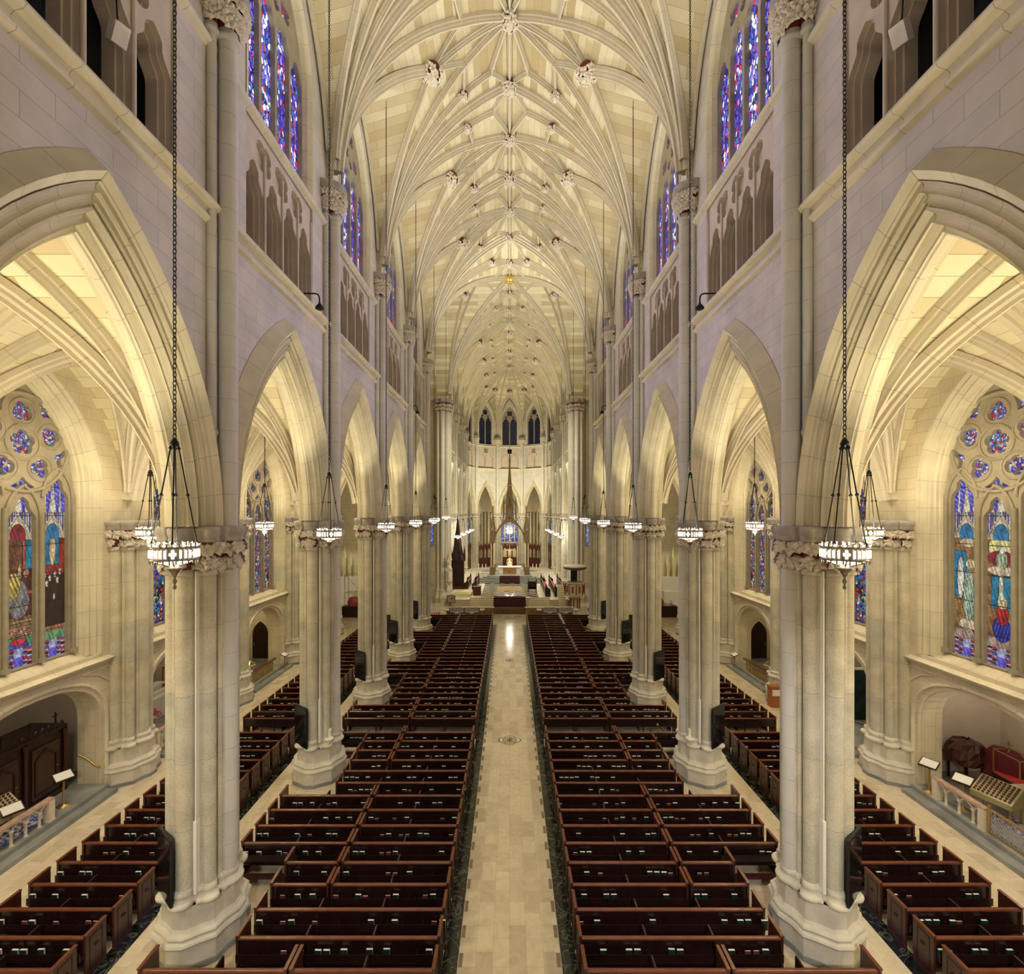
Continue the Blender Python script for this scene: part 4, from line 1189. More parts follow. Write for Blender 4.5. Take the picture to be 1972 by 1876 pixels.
# ------------------------------------------------------------------ pews
def pew_row_type(d):
    """x-extents of the centre-block pews in the row whose back rail stands at depth d"""
    for p in (12.14, 19.54, 26.94, 34.34, 41.74):
        lo = p-1.3 if p < 13 else p-2.5
        if lo < d < lo+1.55: return [(1.56, 6.12)]
        if lo+1.55 <= d < p+1.25: return [(1.56, 4.57), (4.63, 6.12)]
    return [(1.56, 4.57), (4.63, 7.72)]
PEW_CACHE = {}
def make_pew(L, style=0):
    # style 1: open partition in front of the first row of a block; style 2: kneelers folded away
    """origin at left end under the back rail; pew faces +y"""
    root = empty('church_pew')
    mb = MB(); zb = 0.56 if style == 1 else 0.30; mb.box(0.03, L-0.03, -0.015, 0.025, zb, 0.92); mb.box(0.03, L-0.03, -0.03, -0.012, zb, zb+0.06)
    nseg = max(1, round(L/1.5))
    for i in range(1, nseg): mb.box(L*i/nseg-0.02, L*i/nseg+0.02, -0.04, 0.35 if style != 1 else 0.03, 0.0, 0.92)
    mb.build('backrest', M_WOOD, root)
    mb = MB()
    P = [(-0.045, 0.90), (-0.05, 0.925), (-0.035, 0.948), (0.0, 0.955), (0.035, 0.948), (0.045, 0.92), (0.035, 0.90)]
    mb.grid([[(0.02, y, z) for y, z in P], [(L-0.02, y, z) for y, z in P]])
    mb.build('top_rail', M_RAIL, root)
    if style != 1:
        mb = MB(); mb.box(0.05, L-0.05, -0.16, -0.015, 0.50, 0.515); mb.box(0.05, L-0.05, -0.165, -0.15, 0.50, 0.685)
        for i in range(1, nseg*3): mb.box(L*i/(nseg*3)-0.006, L*i/(nseg*3)+0.006, -0.16, -0.015, 0.515, 0.67)
        mb.build('book_rack', M_WOOD, root)
        mb = MB(); mb.box(0.04, L-0.04, 0.02, 0.44, 0.42, 0.46); mb.box(0.04, L-0.04, 0.40, 0.43, 0.30, 0.42)
        mb.build('seat', M_PANEL, root)
    if style == 0:
        mb = MB()
        for i in range(nseg):
            a, b = L*i/nseg+0.06, L*(i+1)/nseg-0.06
            mb.box(a, b, -0.36, -0.20, 0.14, 0.20)
        mb.build('kneeler', M_KNEEL, root)
    for x in (0.0, L-0.05):
        mb = MB()
        pr = [(-0.06, 0), (-0.06, 0.99), (0.0, 1.0), (0.47, 1.0), (0.50, 0.98), (0.50, 0.0)]
        mb.plate(pr, [], x, x+0.05, lambda d, a, b: (d, a, b))
        e = mb.build('end_panel', M_PANEL, root)
        mb = MB(); mb.box(x-0.012, x+0.062, -0.07, 0.51, 0.985, 1.015)
        mb.build('end_cap', M_RAIL, e)
        mb = MB()
        xo = x-0.008 if x == 0 else x+0.058
        for (a0, a1, z0, z1) in ((0.04, 0.40, 0.86, 0.89), (0.04, 0.40, 0.12, 0.15), (0.04, 0.07, 0.12, 0.89), (0.37, 0.40, 0.12, 0.89)):
            mb.box(min(xo, x+.025), max(xo, x+.025), a0, a1, z0, z1)
        mb.lathe([(0.0, 0.60), (0.07, 0.60), (0.07, 0.63), (0, 0.63)], x+0.025, 0.22, 8)
        mb.build('carved_frame', M_WOOD, e)
    return root
def pew(x0, x1, y, label, group):
    L = (round(x1-x0, 3), 1 if abs(y-22.57) < 0.1 else 2 if abs(y-23.347) < 0.1 else 0)
    if L not in PEW_CACHE:
        o = make_pew(*L); PEW_CACHE[L] = tree(o)
    else: o = copy_tree(PEW_CACHE[L])
    o.location = (x0, y, 0); o['label'] = label; o['category'] = 'pew'; o['group'] = group
    return o
FRONT = [21.13-0.782*j for j in range(15)]          # nearest block, from the cross passage towards the camera
REAR = [22.57+0.777*j for j in range(30)]
ROWS = sorted(FRONT)+REAR
PEWS = []
for i, y in enumerate(ROWS):
    for sx, side in ((-1, 'left'), (1, 'right')):
        segs = pew_row_type(y)
        for q, (a, b) in enumerate(segs):
            x0, x1 = (a, b) if sx > 0 else (-b, -a)
            where = 'beside the centre aisle' if q == 0 else 'towards the piers'
            lab = 'dark oak pew %s of the aisle, %s, %s row from the camera' % (side, where if len(segs) > 1 else 'aisle to pier', ordinal(i+1))
            pew(x0, x1, y, lab, 'pews of the nave'); PEWS.append((x0, x1, y, side, where if len(segs) > 1 else 'from aisle to pier', i+1))
        x0, x1 = (9.47, 12.3) if sx > 0 else (-12.3, -9.47)
        lab = 'dark oak pew in the %s side aisle, %s row from the camera' % (side, ordinal(i+1))
        pew(x0, x1, y, lab, 'pews of the side aisles'); PEWS.append((x0, x1, y, side, 'in the side aisle', i+1))
# hymnals and booklets in the racks
def make_book(kind):
    w, h = (0.15, 0.225) if kind == 0 else (0.13, 0.19)
    root = empty('hymnal' if kind == 0 else 'booklet')
    t = 0.050 if kind == 0 else 0.022
    mb = MB(); mb.box(0, w, 0, 0.004, 0, h); mb.box(0, w, t-0.004, t, 0, h); mb.box(0, 0.005, 0.004, t-0.004, 0, h)
    mb.build('cover', M_GREEN if kind == 0 else M_MISSAL, root)
    mb = MB(); mb.box(0.006, w-0.003, 0.0042, t-0.0042, 0.003, h+0.001); mb.build('pages', M_WHITE, root)
    return root
BK = [tree(make_book(0)), tree(make_book(1))]
used = [False, False]; nb = 0; rb = random.Random(21)
rest = MB(); restp = MB()
for (x0, x1, y, side, where, rown) in sorted(PEWS, key=lambda p: (p[2], abs(p[0]+p[1]))):
    L = x1-x0
    if abs(y-22.57) < 0.1: continue
    n = int(L*rb.uniform(1.5, 2.6)); slots = int(L/0.19)
    pos = sorted(rb.sample(range(slots), min(n, slots)))
    gi = 0
    for s in pos:
        kind = 1 if rb.random() < 0.3 else 0
        x = x0+0.07+s*0.19; yy = y-0.115+(0.02 if kind else 0.0)+rb.uniform(-0.01, 0.01); z = 0.517
        if nb < 300 and y < 24:
            if not used[kind]: o = BK[kind][0]; used[kind] = True
            else: o = copy_tree(BK[kind])
            o.location = (x, yy-0.0, z); o.rotation_euler = (rb.uniform(-0.04, 0.04), 0, rb.uniform(-0.04, 0.04))
            gi += 1; nb += 1
            o['label'] = '%s, %s from the left in the %s-row pew %s %s' % (
                'green hymnal' if kind == 0 else 'thin reddish booklet', ordinal(gi), ordinal(rown), side, {'beside the centre aisle': 'by the aisle', 'towards the piers': 'by the piers', 'from aisle to pier': 'of centre', 'in the side aisle': 'side aisle'}[where])
            o['category'] = 'book'; o['group'] = 'hymnals in the pew racks' if kind == 0 else 'booklets in the pew racks'
        else:
            if y > 34: continue
            rest.box(x, x+0.15, yy, yy+0.05, z, z+0.218); restp.box(x+0.004, x+0.147, yy+0.003, yy+0.047, z+0.218, z+0.226)
root = empty('hymnals', label='hymnals standing in the racks of the farther pews', cat='books', kind='stuff')
o = rest.build('covers', M_GREEN, root); o['kind'] = 'stuff'
o = restp.build('page_edges', M_WHITE, root); o['kind'] = 'stuff'
print('books', nb, 'pews', len(PEWS))

# ------------------------------------------------------------------ chandeliers
def make_chandelier(ztop, zr=9.74, R=0.36):
    root = empty('chandelier')
    mb = MB()
    mb.lathe([(R, zr-0.10), (R+0.02, zr-0.09), (R, zr-0.07), (R, zr+0.11), (R+0.02, zr+0.13), (R, zr+0.15), (R-0.02, zr+0.15), (R-0.02, zr-0.10), (R, zr-0.10)], n=32)
    for i in range(24):
        a = 2*pi*i/24
        mb.tube([(R*cos(a), R*sin(a), zr+0.14), (R*cos(a), R*sin(a), zr+0.21)], 0.018, 5)
        a2 = a+pi/24
        mb.tube([(R*cos(a2), R*sin(a2), zr-0.10), (R*cos(a2), R*sin(a2), zr-0.15)], 0.014, 5)
    for i in range(6):
        a = 2*pi*i/6
        mb.tube([(R*cos(a), R*sin(a), zr-0.10), (0.1*cos(a), 0.1*sin(a), zr-0.20)], 0.014, 5)
    mb.build('crown_ring', M_SILV, root)
    mb = MB()   # pierced glowing slots and quatrefoils
    Rg = R+0.012
    for i in range(24):
        a = 2*pi*i/24
        if i % 4 == 0:
            for (da, dz) in ((0, 0.045), (0, -0.045), (0.085, 0), (-0.085, 0)):
                aa = a+da
                mb.obox((Rg*cos(aa), Rg*sin(aa)), aa, 0.008, 0.022, zr+0.02+dz-0.022, zr+0.02+dz+0.022)
        elif i % 4 != 2 or True:
            if i % 4 in (1, 3): a += 0.05 if i % 4 == 1 else -0.05
            mb.obox((Rg*cos(a), Rg*sin(a)), a, 0.008, 0.014, zr-0.045, zr+0.085)
    for i in range(16):
        a = 2*pi*(i+.5)/16; mb.obox((Rg*cos(a), Rg*sin(a)), a, 0.008, 0.02, zr+0.155, zr+0.185)
    mb.lathe([(0.0, zr-0.175), (0.18, zr-0.165), (0.2, zr-0.14), (0.18, zr-0.13), (0.0, zr-0.13)], n=20)
    mb.build('glowing_panel', M_GLOW, root)
    mb = MB()
    mb.lathe([(0.02, zr-0.62), (0.035, zr-0.58), (0.015, zr-0.54), (0.04, zr-0.48), (0.015, zr-0.42), (0.05, zr-0.34), (0.09, zr-0.28), (0.16, zr-0.25), (0.08, zr-0.22), (0.06, zr-0.18)], n=10)
    mb.build('finial', M_SILV, root)
    zt = zr+1.95
    for i in range(4):
        a = 2*pi*i/4+0.5; mb = MB()
        p0 = Vector(((R-0.02)*cos(a), (R-0.02)*sin(a), zr+0.15)); p1 = Vector((0.05*cos(a), 0.05*sin(a), zt))
        mb.tube([p0, p1], 0.012, 6)
        for f in (0.03, 0.5, 0.96):
            q = p0.lerp(p1, f); mb.lathe([(0.0, q.z-0.05), (0.035, q.z), (0.0, q.z+0.05)], q.x, q.y, 8)
        mb.build('hanging_rod', M_IRON, root)
    mb = MB(); mb.lathe([(0.0, zt-0.06), (0.07, zt-0.02), (0.07, zt+0.03), (0.03, zt+0.10), (0, zt+0.12)], n=10)
    mb.build('hanger_hook', M_IRON, root)
    mb = MB(); z = zt+0.06; i = 0
    while z < min(ztop, 30):
        pts = []
        for k in range(8):
            t = 2*pi*k/8; a, b = 0.030*cos(t), 0.055*sin(t)
            pts.append((a, 0, z+b) if i % 2 else (0, a, z+b))
        mb.tube(pts, 0.009, 4, closed=True); z += 0.078; i += 1
    if ztop > z: mb.tube([(0, 0, z), (0, 0, ztop)], 0.012, 5)
    mb.build('chain', M_IRON, root)
    return root
proto = make_chandelier(nave_h(5.9, 1.0)); CT = tree(proto); aproto = make_chandelier(aisle_h(XC, 0)+0.1, R=0.36); AT = tree(aproto)
fn = fa = True
for k in range(0, 6):
    for sx, side in ((-1, 'left'), (1, 'right')):
        ym = P0+S*(k-0.5)
        if k >= 1:
            y = P0+S*(k-0.5)+0.2
            if fn: o = proto; fn = False
            else: o = copy_tree(CT)
            o.location = (sx*5.93, y, 0)
            o['label'] = ('nearest and largest lit ring chandelier on the %s, in front of the first pier' % side) if k == 1 else '%s ring chandelier from the camera along the %s of the nave' % (ORD[k-1], side)
            o['category'] = 'chandelier'; o['group'] = 'ring chandeliers of the nave'
            lamp('chandelier_bulb', 'POINT', (sx*5.93, y, 9.80), 70, CREAM, 0.12)
            lamp('arch_fill_spot', 'SPOT', (sx*5.93, y-0.2, 9.9), 620, GOLD, 0.2, (sx*8.2, y+0.7, 15.2), 66, 0.8)  # spot added at the ring to brighten the arcade arch mouldings
        if k >= 2:
            if fa: o = aproto; fa = False
            else: o = copy_tree(AT)
            o.location = (sx*11.66, ym, 0.05)
            o['label'] = '%s ring chandelier of the %s side aisle, hanging before the windows' % (ORD[k-2], side)
            o['category'] = 'chandelier'; o['group'] = 'ring chandeliers of the side aisles'
        if k >= 1: lamp('aisle_bulb', 'POINT', (sx*11.66, ym, 9.75), 420, AISLE, 0.15)
# ------------------------------------------------------------------ fittings in the nave
def thing(name, loc, label, cat, rz=0.0, group=None):
    return empty(name, loc, rz, label, cat, group)
for sx, side in ((-1, 'left'), (1, 'right')):
    for k in range(1, 6):
        y = P0+S*k
        # portrait display on the aisle side of each pier, turned towards the side aisle
        t = thing('display_screen', (sx*8.02, y-0.78, 0), 'tall black display screen on the %s pier of the %s row' % (ORD[k-1], side), 'screen', 0, 'black display screens on the piers')
        ang = math.radians(40)*sx
        mb = MB(); mb.obox((0, 0), ang, 0.46, 0.03, 1.50, 3.02); mb.build('screen_case', M_BLACK, t)
        mb = MB(); mb.obox((-0.034*sin(-ang)*-1*0, 0), ang, 0.435, 0.036, 1.54, 2.98); mb.build('screen_panel', M_SCREEN, t)
        mb = MB(); mb.tube([(0, 0.02, 2.4), (-sx*0.12, 0.42, 2.4)], 0.04, 6); mb.tube([(0, 0.02, 2.0), (-sx*0.12, 0.42, 2.0)], 0.04, 6)
        mb.tube([(0.05*sx, 0.05, 2.5), (0, 0.2, 2.25), (0.1*sx, 0.1, 2.0), (0, 0.25, 1.8)], 0.015, 5)
        mb.build('wall_bracket', M_IRON, t)
        # white cable trunking down the camera side of the pier
        t = thing('cable_trunking', (sx*7.30, y-0.80, 0), 'white cable trunking running down the %s pier of the %s row' % (ORD[k-1], side), 'conduit', 0, 'cable trunking on the piers')
        mb = MB(); mb.box(-0.013, 0.013, 0.0, 0.12, 3.2, 9.1); mb.build('narrow_duct', M_WHITE, t)
        mb = MB(); mb.box(-0.035, 0.035, -0.03, 0.12, 1.62, 3.3); mb.build('wide_duct', M_WHITE, t)
for k, y in enumerate((16.8, 34.6)):
    for sx, side in ((-1, 'left'), (1, 'right')):
        t = thing('bracket_lamp', (sx*7.2, y, 18.0), 'black bracket lamp curving out over the %s wall ledge, %s one' % (side, ('nearer', 'farther')[k]), 'lamp', 0, 'black bracket lamps')
        mb = MB(); mb.tube([(sx*0.15, 0, 0), (-sx*0.5, 0, 0), (-sx*0.6, 0, -0.03), (-sx*0.65, 0, -0.12), (-sx*0.66, 0, -0.35)], 0.028, 8); mb.build('arm', M_IRON, t)
        mb = MB(); mb.lathe([(0.03, -0.30), (0.05, -0.36), (0.14, -0.47), (0.15, -0.53), (0.10, -0.56), (0.0, -0.55)], -sx*0.66, 0, 12); mb.build('lamp_head', M_IRON, t)
for sx, side in ((-1, 'left'), (1, 'right')):
    for k, y in enumerate((8.0, 9.15)):
        t = thing('white_loudspeaker', (sx*7.42, y+0.1, 19.55), 'small white box loudspeaker hanging in the %s gallery opening, %s one' % (side, ('nearer', 'farther')[k]), 'loudspeaker', 0, 'white loudspeakers in the gallery')
        mb = MB(); mb.obox((0, 0), 0.3*sx, 0.11, 0.13, -0.18, 0.18)
        o = mb.build('cabinet', M_WHITE, t); o.rotation_euler = (0.25, -sx*0.5, 0)
        mb = MB(); mb.tube([(0, 0, 0.12), (sx*0.05, 0, 0.9), (sx*0.05, 0, 2.1)], 0.015, 5); mb.build('bracket', M_IRON, t)
# floor medallions in the centre aisle
def medallion(y, r, c_in, label):
    t = thing('floor_medallion', (0, y, 0.001), label, 'medallion', 0, None)
    q = [(1.0*r*(0.80+0.20*abs(cos(2*tt)))*cos(tt)*1.18, r*(0.80+0.20*abs(cos(2*tt)))*sin(tt)) for tt in [2*pi*i/72 for i in range(72)]]
    T = lambda d, a, b: (a, b, d)
    mb = MB(); mb.plate(q, [], 0, 0.003, T); mb.build('dark_border', M_BLACK, t)
    mb = MB(); mb.plate([(a*0.90, b*0.90) for a, b in q], [], 0.003, 0.005, T)
    mb.build('pale_band', M_ALTAR, t)
    mb = MB(); mb.plate(circ(0, 0, r*0.76, 40), [], 0.005, 0.006, T); mb.build('dark_ring', M_BLACK, t)
    mb = MB(); mb.plate(circ(0, 0, r*0.70, 40), [], 0.006, 0.007, T); mb.build('inner_field', c_in, t)
    mb = MB()
    for i in range(12):
        a = 2*pi*i/12; mb.plate(circ(0.84*r*cos(a)*1.0, 0.84*r*sin(a), r*0.05, 8), [], 0.005, 0.0065, T)
    def bar(x0, y0, x1, y1, w):
        L = hypot(x1-x0, y1-y0); nx, ny = -(y1-y0)/L*w, (x1-x0)/L*w
        mb.plate([(x0+nx, y0+ny), (x1+nx, y1+ny), (x1-nx, y1-ny), (x0-nx, y0-ny)], [], 0.007, 0.009, T)
    bar(-0.3*r, -0.35*r, 0.3*r, 0.2*r, 0.04*r); bar(-0.3*r, 0.2*r, 0.3*r, -0.35*r, 0.04*r); bar(0, -0.45*r, 0, 0.5*r, 0.04*r)
    P = [(0.17*r*cos(tt)+0.02*r, 0.36*r+0.14*r*sin(tt)) for tt in [-pi/2+pi*i/8 for i in range(9)]]
    for i in range(8): bar(*P[i], *P[i+1], 0.035*r)
    mb.build('monogram', M_BLACK, t)
M_MEDY = plain('medallion_ochre', (0.42, 0.33, 0.16), 0.3); M_MEDR = plain('medallion_rose', (0.45, 0.20, 0.14), 0.3)
medallion(22.4, 0.44, M_MEDY, 'black and ochre floor medallion with a monogram, the nearest in the centre aisle')
medallion(34.5, 0.44, M_MEDR, 'round rose-coloured floor medallion farther up the centre aisle')
medallion(46.6, 0.5, M_MEDY, 'pale floor medallion at the far end of the centre aisle before the sanctuary')

# ------------------------------------------------------------------ chapels off the side aisles
M_BALU = plain('pale_baluster_marble', (0.66, 0.58, 0.44), 0.5, noise=0.1); M_RAILM = plain('pink_rail_marble', (0.50, 0.33, 0.25), 0.25, noise=0.25, scale=7)
def chapel_rail(sx, y0, y1, side, label, bronze=False, posts=True):
    t = thing('chapel_rail', (sx*15.2, y0, 0.15), label, 'railing', 0, 'low chapel railings')
    L = y1-y0
    mb = MB(); mb.box(-0.10, 0.10, 0, L, 0.80, 0.88); mb.build('handrail', M_RAILM if not bronze else M_RAIL, t)
    mb = MB(); mb.box(-0.09, 0.09, 0, L, 0.0, 0.10); mb.build('plinth', M_BALU, t)
    if not bronze:
        for yy in (0.0, L-0.2):
            mb = MB(); mb.box(-0.11, 0.11, yy, yy+0.2, 0.10, 0.80); mb.box(-0.125, 0.125, yy-0.015, yy+0.215, 0.10, 0.18); mb.build('post', M_BALU, t)
    n = max(2, int((L-0.4)/(0.42 if not bronze else 0.22)))
    for i in range(n):
        yy = 0.2+(L-0.4)*(i+0.5)/n; mb = MB()
        mb.lathe([(0.07, 0.10), (0.07, 0.15), (0.035, 0.19), (0.045, 0.30), (0.035, 0.50), (0.07, 0.56), (0.075, 0.60), (0.05, 0.62)], 0, yy, 8)
        w_ = (L-0.4)/n/2
        if not bronze:
            mb.tube([(0, yy-w_, 0.79)]+[(0, yy-w_*cos(q*pi/8)*1.0+0, 0.60+0.17*abs(cos(q*pi/8))) for q in range(9)]+[(0, yy+w_, 0.79)], 0.035, 5)
        else: mb.tube([(0, yy, 0.6), (0, yy, 0.8)], 0.03, 6)
        mb.build('baluster', M_BALU if not bronze else M_BRASS, t)
    return t
def lectern_stand(loc, label, rz=0.0, h=1.0, top=True):
    t = thing('reading_stand', loc, label, 'stand', rz)
    mb = MB(); mb.lathe([(0.20, 0), (0.20, 0.02), (0.05, 0.05), (0.035, 0.08), (0.035, h-0.05)], n=12); mb.build('post', M_BRASS, t)
    mb = MB(); mb.add([(-0.27, -0.18, h-0.08), (0.27, -0.18, h-0.08), (0.27, 0.18, h+0.10), (-0.27, 0.18, h+0.10), (-0.27, -0.18, h-0.04), (0.27, -0.18, h-0.04), (0.27, 0.18, h+0.14), (-0.27, 0.18, h+0.14)], [[3, 2, 1, 0], [4, 5, 6, 7], [0, 1, 5, 4], [1, 2, 6, 5], [2, 3, 7, 6], [3, 0, 4, 7]])
    mb.build('sloping_top', M_CHAPWOOD, t)
    mb = MB(); mb.add([(-0.24, -0.15, h-0.02), (0.24, -0.15, h-0.02), (0.24, 0.15, h+0.13), (-0.24, 0.15, h+0.13), (-0.24, -0.15, h-0.035), (0.24, -0.15, h-0.035), (0.24, 0.15, h+0.115), (-0.24, 0.15, h+0.115)], [[0, 1, 2, 3], [7, 6, 5, 4], [0, 1, 5, 4], [1, 2, 6, 5], [2, 3, 7, 6], [3, 0, 4, 7]])
    mb.build('paper_sheet', M_WHITE, t)
    return t
M_VOTIVE = plain('votive_rack_metal', (0.42, 0.38, 0.20), 0.4, 0.3); M_CUP = plain('votive_cup', (0.09, 0.02, 0.02), 0.2)
M_FLAME = plain('candle_flame', (1, 0.5, 0.2), 0.5, emit=(1.0, 0.55, 0.2), es=30.0)
def votive(loc, rz, label, lit=2):
    t = thing('votive_candle_rack', loc, label, 'candle rack', rz, 'votive candle racks')
    mb = MB()
    T = lambda d, a, b: (a, b, d)
    v = [(-0.55, -0.35, 0.55), (0.55, -0.35, 0.55), (0.55, 0.35, 0.55), (-0.55, 0.35, 0.55), (-0.55, -0.35, 0.72), (0.55, -0.35, 0.72), (0.55, 0.35, 1.12), (-0.55, 0.35, 1.12)]
    mb.add(v, [[3, 2, 1, 0], [4, 5, 6, 7], [0, 1, 5, 4], [1, 2, 6, 5], [2, 3, 7, 6], [3, 0, 4, 7]]); mb.build('rack_case', M_VOTIVE, t)
    for a in (-0.5, 0.5):
        for b in (-0.3, 0.3):
            mb = MB(); mb.box(a-0.02, a+0.02, b-0.02, b+0.02, 0, 0.56); mb.build('leg', M_BRASS, t)
    mb = MB()
    for i in range(9):
        for j in range(7):
            x = -0.46+i*0.115; yy = -0.27+j*0.09; z = 0.72+(yy+0.35)*0.4/0.7
            mb.lathe([(0.03, z-0.01), (0.037, z+0.045), (0.0, z+0.04)], x, yy, 7)
    o = mb.build('candle_cups', M_CUP, t); o['kind'] = 'stuff'
    for q in range(lit):
        mb = MB(); mb.lathe([(0.0, 0), (0.02, 0.02), (0, 0.07)], 0.115*q+0.1, -0.27+0.09*q, 6)
        o = mb.build('lit_candle', M_FLAME, t); o.location = (0, 0, 0.79+q*0.05)
    return t
chapel_rail(-1, 12.2, 16.2, 'left', 'marble rail with small arches before the carved wooden confessional')
chapel_rail(1, 15.55, 17.45, 'right', 'short marble rail with small arches beside the candle rack and red cloth')
chapel_rail(-1, 20.9, 22.6, 'left', 'pale marble rail between the first and second wall piers on the left')
for sx, side in ((-1, 'left'), (1, 'right')):
    chapel_rail(sx, 28.7, 31.6, side, 'rail of slim bronze balusters at the farther %s chapel with the dark pointed door' % side, True)
# ornate metal gate right
t = thing('ornate_gate', (15.2, 12.6, 0.3), 'low metal gate of scrolled silver work with a brass frame on the right', 'gate')
mb = MB(); mb.box(-0.03, 0.03, 0, 2.9, 0.74, 0.80); mb.box(-0.03, 0.03, 0, 2.9, 0.0, 0.05); mb.box(-0.035, 0.035, 2.82, 2.9, 0, 0.9); mb.build('brass_frame', M_BRASS, t)
mb = MB()
for i in range(20):
    for j in range(5):
        cy_, cz_ = 0.1+i*0.14, 0.12+j*0.14
        mb.tube([(0, cy_+0.06*cos(q*pi/4), cz_+0.06*sin(q*pi/4)) for q in range(8)], 0.012, 4, closed=True)
mb.build('scrollwork', plain('silver_grey_metal', (0.45, 0.45, 0.52), 0.35, 0.5), t)
votive((-16.0, 15.2, 0.3), pi/2-0.25, 'large metal rack of votive candles behind the marble rail on the left', 2)
votive((16.25, 16.3, 0.3), -pi/2+0.35, 'large pale metal rack of votive candles near the red cloth on the right', 0)
votive((-16.2, 29.8, 0.3), pi/2-0.3, 'votive candle rack with lit flames in the farther left chapel', 3)
votive((16.2, 29.8, 0.3), -pi/2+0.3, 'wooden-looking votive rack in the farther right chapel', 0)
lectern_stand((-15.45, 16.9, 0.3), 'white paper on a brass reading stand beside the left confessional', pi/2-0.5)
lectern_stand((-15.5, 15.2, 0.25), 'slanted white sheet over the left marble rail before the candle rack', pi/2-0.5, 0.95)
lectern_stand((15.25, 17.75, 0.3), 'slanted white sheet at the far end of the short right rail', -pi/2+0.5)
lectern_stand((15.5, 16.7, 0.3), 'slanted white sheet over the middle of the short right marble rail', -pi/2+0.5, 1.0)
lectern_stand((14.6, 22.0, 0.0), 'brass reading stand with a white book on the steps before the dark glass door', -pi/2+0.5)
for sx, side in ((-1, 'left'), (1, 'right')):
    lectern_stand((sx*14.9, 32.3, 0.0), 'small reading stand with white page beside the %s bronze rail' % side, -sx*pi/2)
    lectern_stand((sx*15.7, 29.0, 0.3), 'white page on a dark stand behind the %s bronze rail' % side, -sx*pi/2, 0.9)
# confessional (left near chapel)
t = thing('confessional', (-16.35, 13.4, 0.3), 'dark carved oak confessional with crested top filling the near left chapel', 'confessional')
mb = MB(); mb.box(-1.2, 0, 0, 4.5, 0, 2.35); mb.build('body', M_CHAPWOOD, t)
mb = MB(); mb.box(-1.25, 0.08, -0.03, 4.55, 2.3, 2.42); mb.box(-1.25, 0.08, -0.03, 4.55, 0.0, 0.18); mb.build('cornice', M_CHAPWOOD, t)
mb = MB()
for i in range(19):
    yy = 0.12+i*0.237
    big = i % 4 == 1
    mb.plate([(yy-0.10, 2.42), (yy-0.05, 2.55), (yy, 2.62 if not big else 2.75), (yy+0.05, 2.55), (yy+0.10, 2.42)], [], 0.0, 0.05, lambda d, a, b: (d, a, b))
    if big: mb.box(0.0, 0.04, yy-0.02, yy+0.02, 2.7, 2.98); mb.box(0.0, 0.04, yy-0.09, yy+0.09, 2.84, 2.88)
mb.build('cresting', M_CHAPWOOD, t)
for i in range(3):
    y0 = 0.2+i*1.47
    mb = MB(); mb.box(0.0, 0.06, y0+0.12, y0+1.12, 0.25, 2.0)
    d = mb.build('door', M_PANEL, t)
    mb = MB(); mb.plate([(y0+0.2, 0.35), (y0+0.2, 1.6), (y0+0.62, 1.92), (y0+1.04, 1.6), (y0+1.04, 0.35)], [[(y0+0.28, 0.43), (y0+0.28, 1.55), (y0+0.62, 1.8), (y0+0.96, 1.55), (y0+0.96, 0.43)]], 0.06, 0.09, lambda d, a, b: (d, a, b)); mb.build('door_moulding', M_CHAPWOOD, d)
    mb = MB(); mb.lathe([(0.0, 1.08), (0.03, 1.10), (0.0, 1.12)], 0.1, y0+1.0, 8); mb.build('door_knob', M_BRASS, d)
for i in range(4):
    mb = MB(); yy = 0.1+i*1.46; mb.lathe([(0.07, 0.18), (0.05, 0.3), (0.05, 2.0), (0.08, 2.2), (0.08, 2.3)], 0.06, yy, 8); mb.build('colonnette', M_PANEL, t)
lamp('chapel_lamp', 'POINT', (-17.5, 15.8, 4.3), 26, CREAM, 0.1); lamp('chapel_lamp', 'POINT', (17.2, 15.9, 4.2), 130, CREAM, 0.15)
lamp('chapel_lamp', 'POINT', (-17.6, 23.2, 4.2), 50, CREAM, 0.15); lamp('chapel_lamp', 'POINT', (17.6, 23.2, 4.2), 50, CREAM, 0.15)
lamp('chapel_lamp', 'POINT', (-17.2, 31.5, 4.3), 60, WARM, 0.08); lamp('chapel_lamp', 'POINT', (17.2, 31.0, 4.3), 35, WARM, 0.08)
# wooden model roof and stored pieces seen above the confessional
# right near chapel
t = thing('draped_cloth', (17.75, 17.45, 0.31), 'dark red cloth draped over tall furniture against the pale chapel wall', 'cloth')
mb = MB(); rnd = random.Random(4)
P = []
for i, z in enumerate((0, 0.5, 1.0, 1.4, 1.62, 1.7)):
    row = []
    for j in range(24):
        a = 2*pi*j/24; r = (0.75, 0.7, 0.64, 0.58, 0.42, 0.1)[i]*(1+0.09*sin(a*7+i))
        row.append((r*0.7*cos(a), r*1.1*sin(a), z))
    P.append(row)
mb.grid(P, closed=True); mb.build('cloth_folds', plain('dark_red_cloth', (0.13, 0.01, 0.02), 0.8), t)
t = thing('covered_furniture', (17.25, 18.45, 0.31), 'dark furniture under shiny plastic sheet at the back of the near right chapel', 'furniture')
mb = MB()
P = []
for i, z in enumerate((0.75, 1.0, 1.3, 1.5, 1.62)):
    row = []
    for j in range(20):
        a = 2*pi*j/20; r = (0.72, 0.8, 0.7, 0.55, 0.15)[i]*(1+0.12*sin(a*5+i*2)+rnd.uniform(-.05, .05))
        row.append((r*0.8*cos(a), r*0.75*sin(a), z+rnd.uniform(-.04, .04)))
    P.append(row)
mb.grid(P, closed=True, smooth=False); mb.build('plastic_sheet', plain('brown_plastic', (0.08, 0.03, 0.025), 0.12), t)
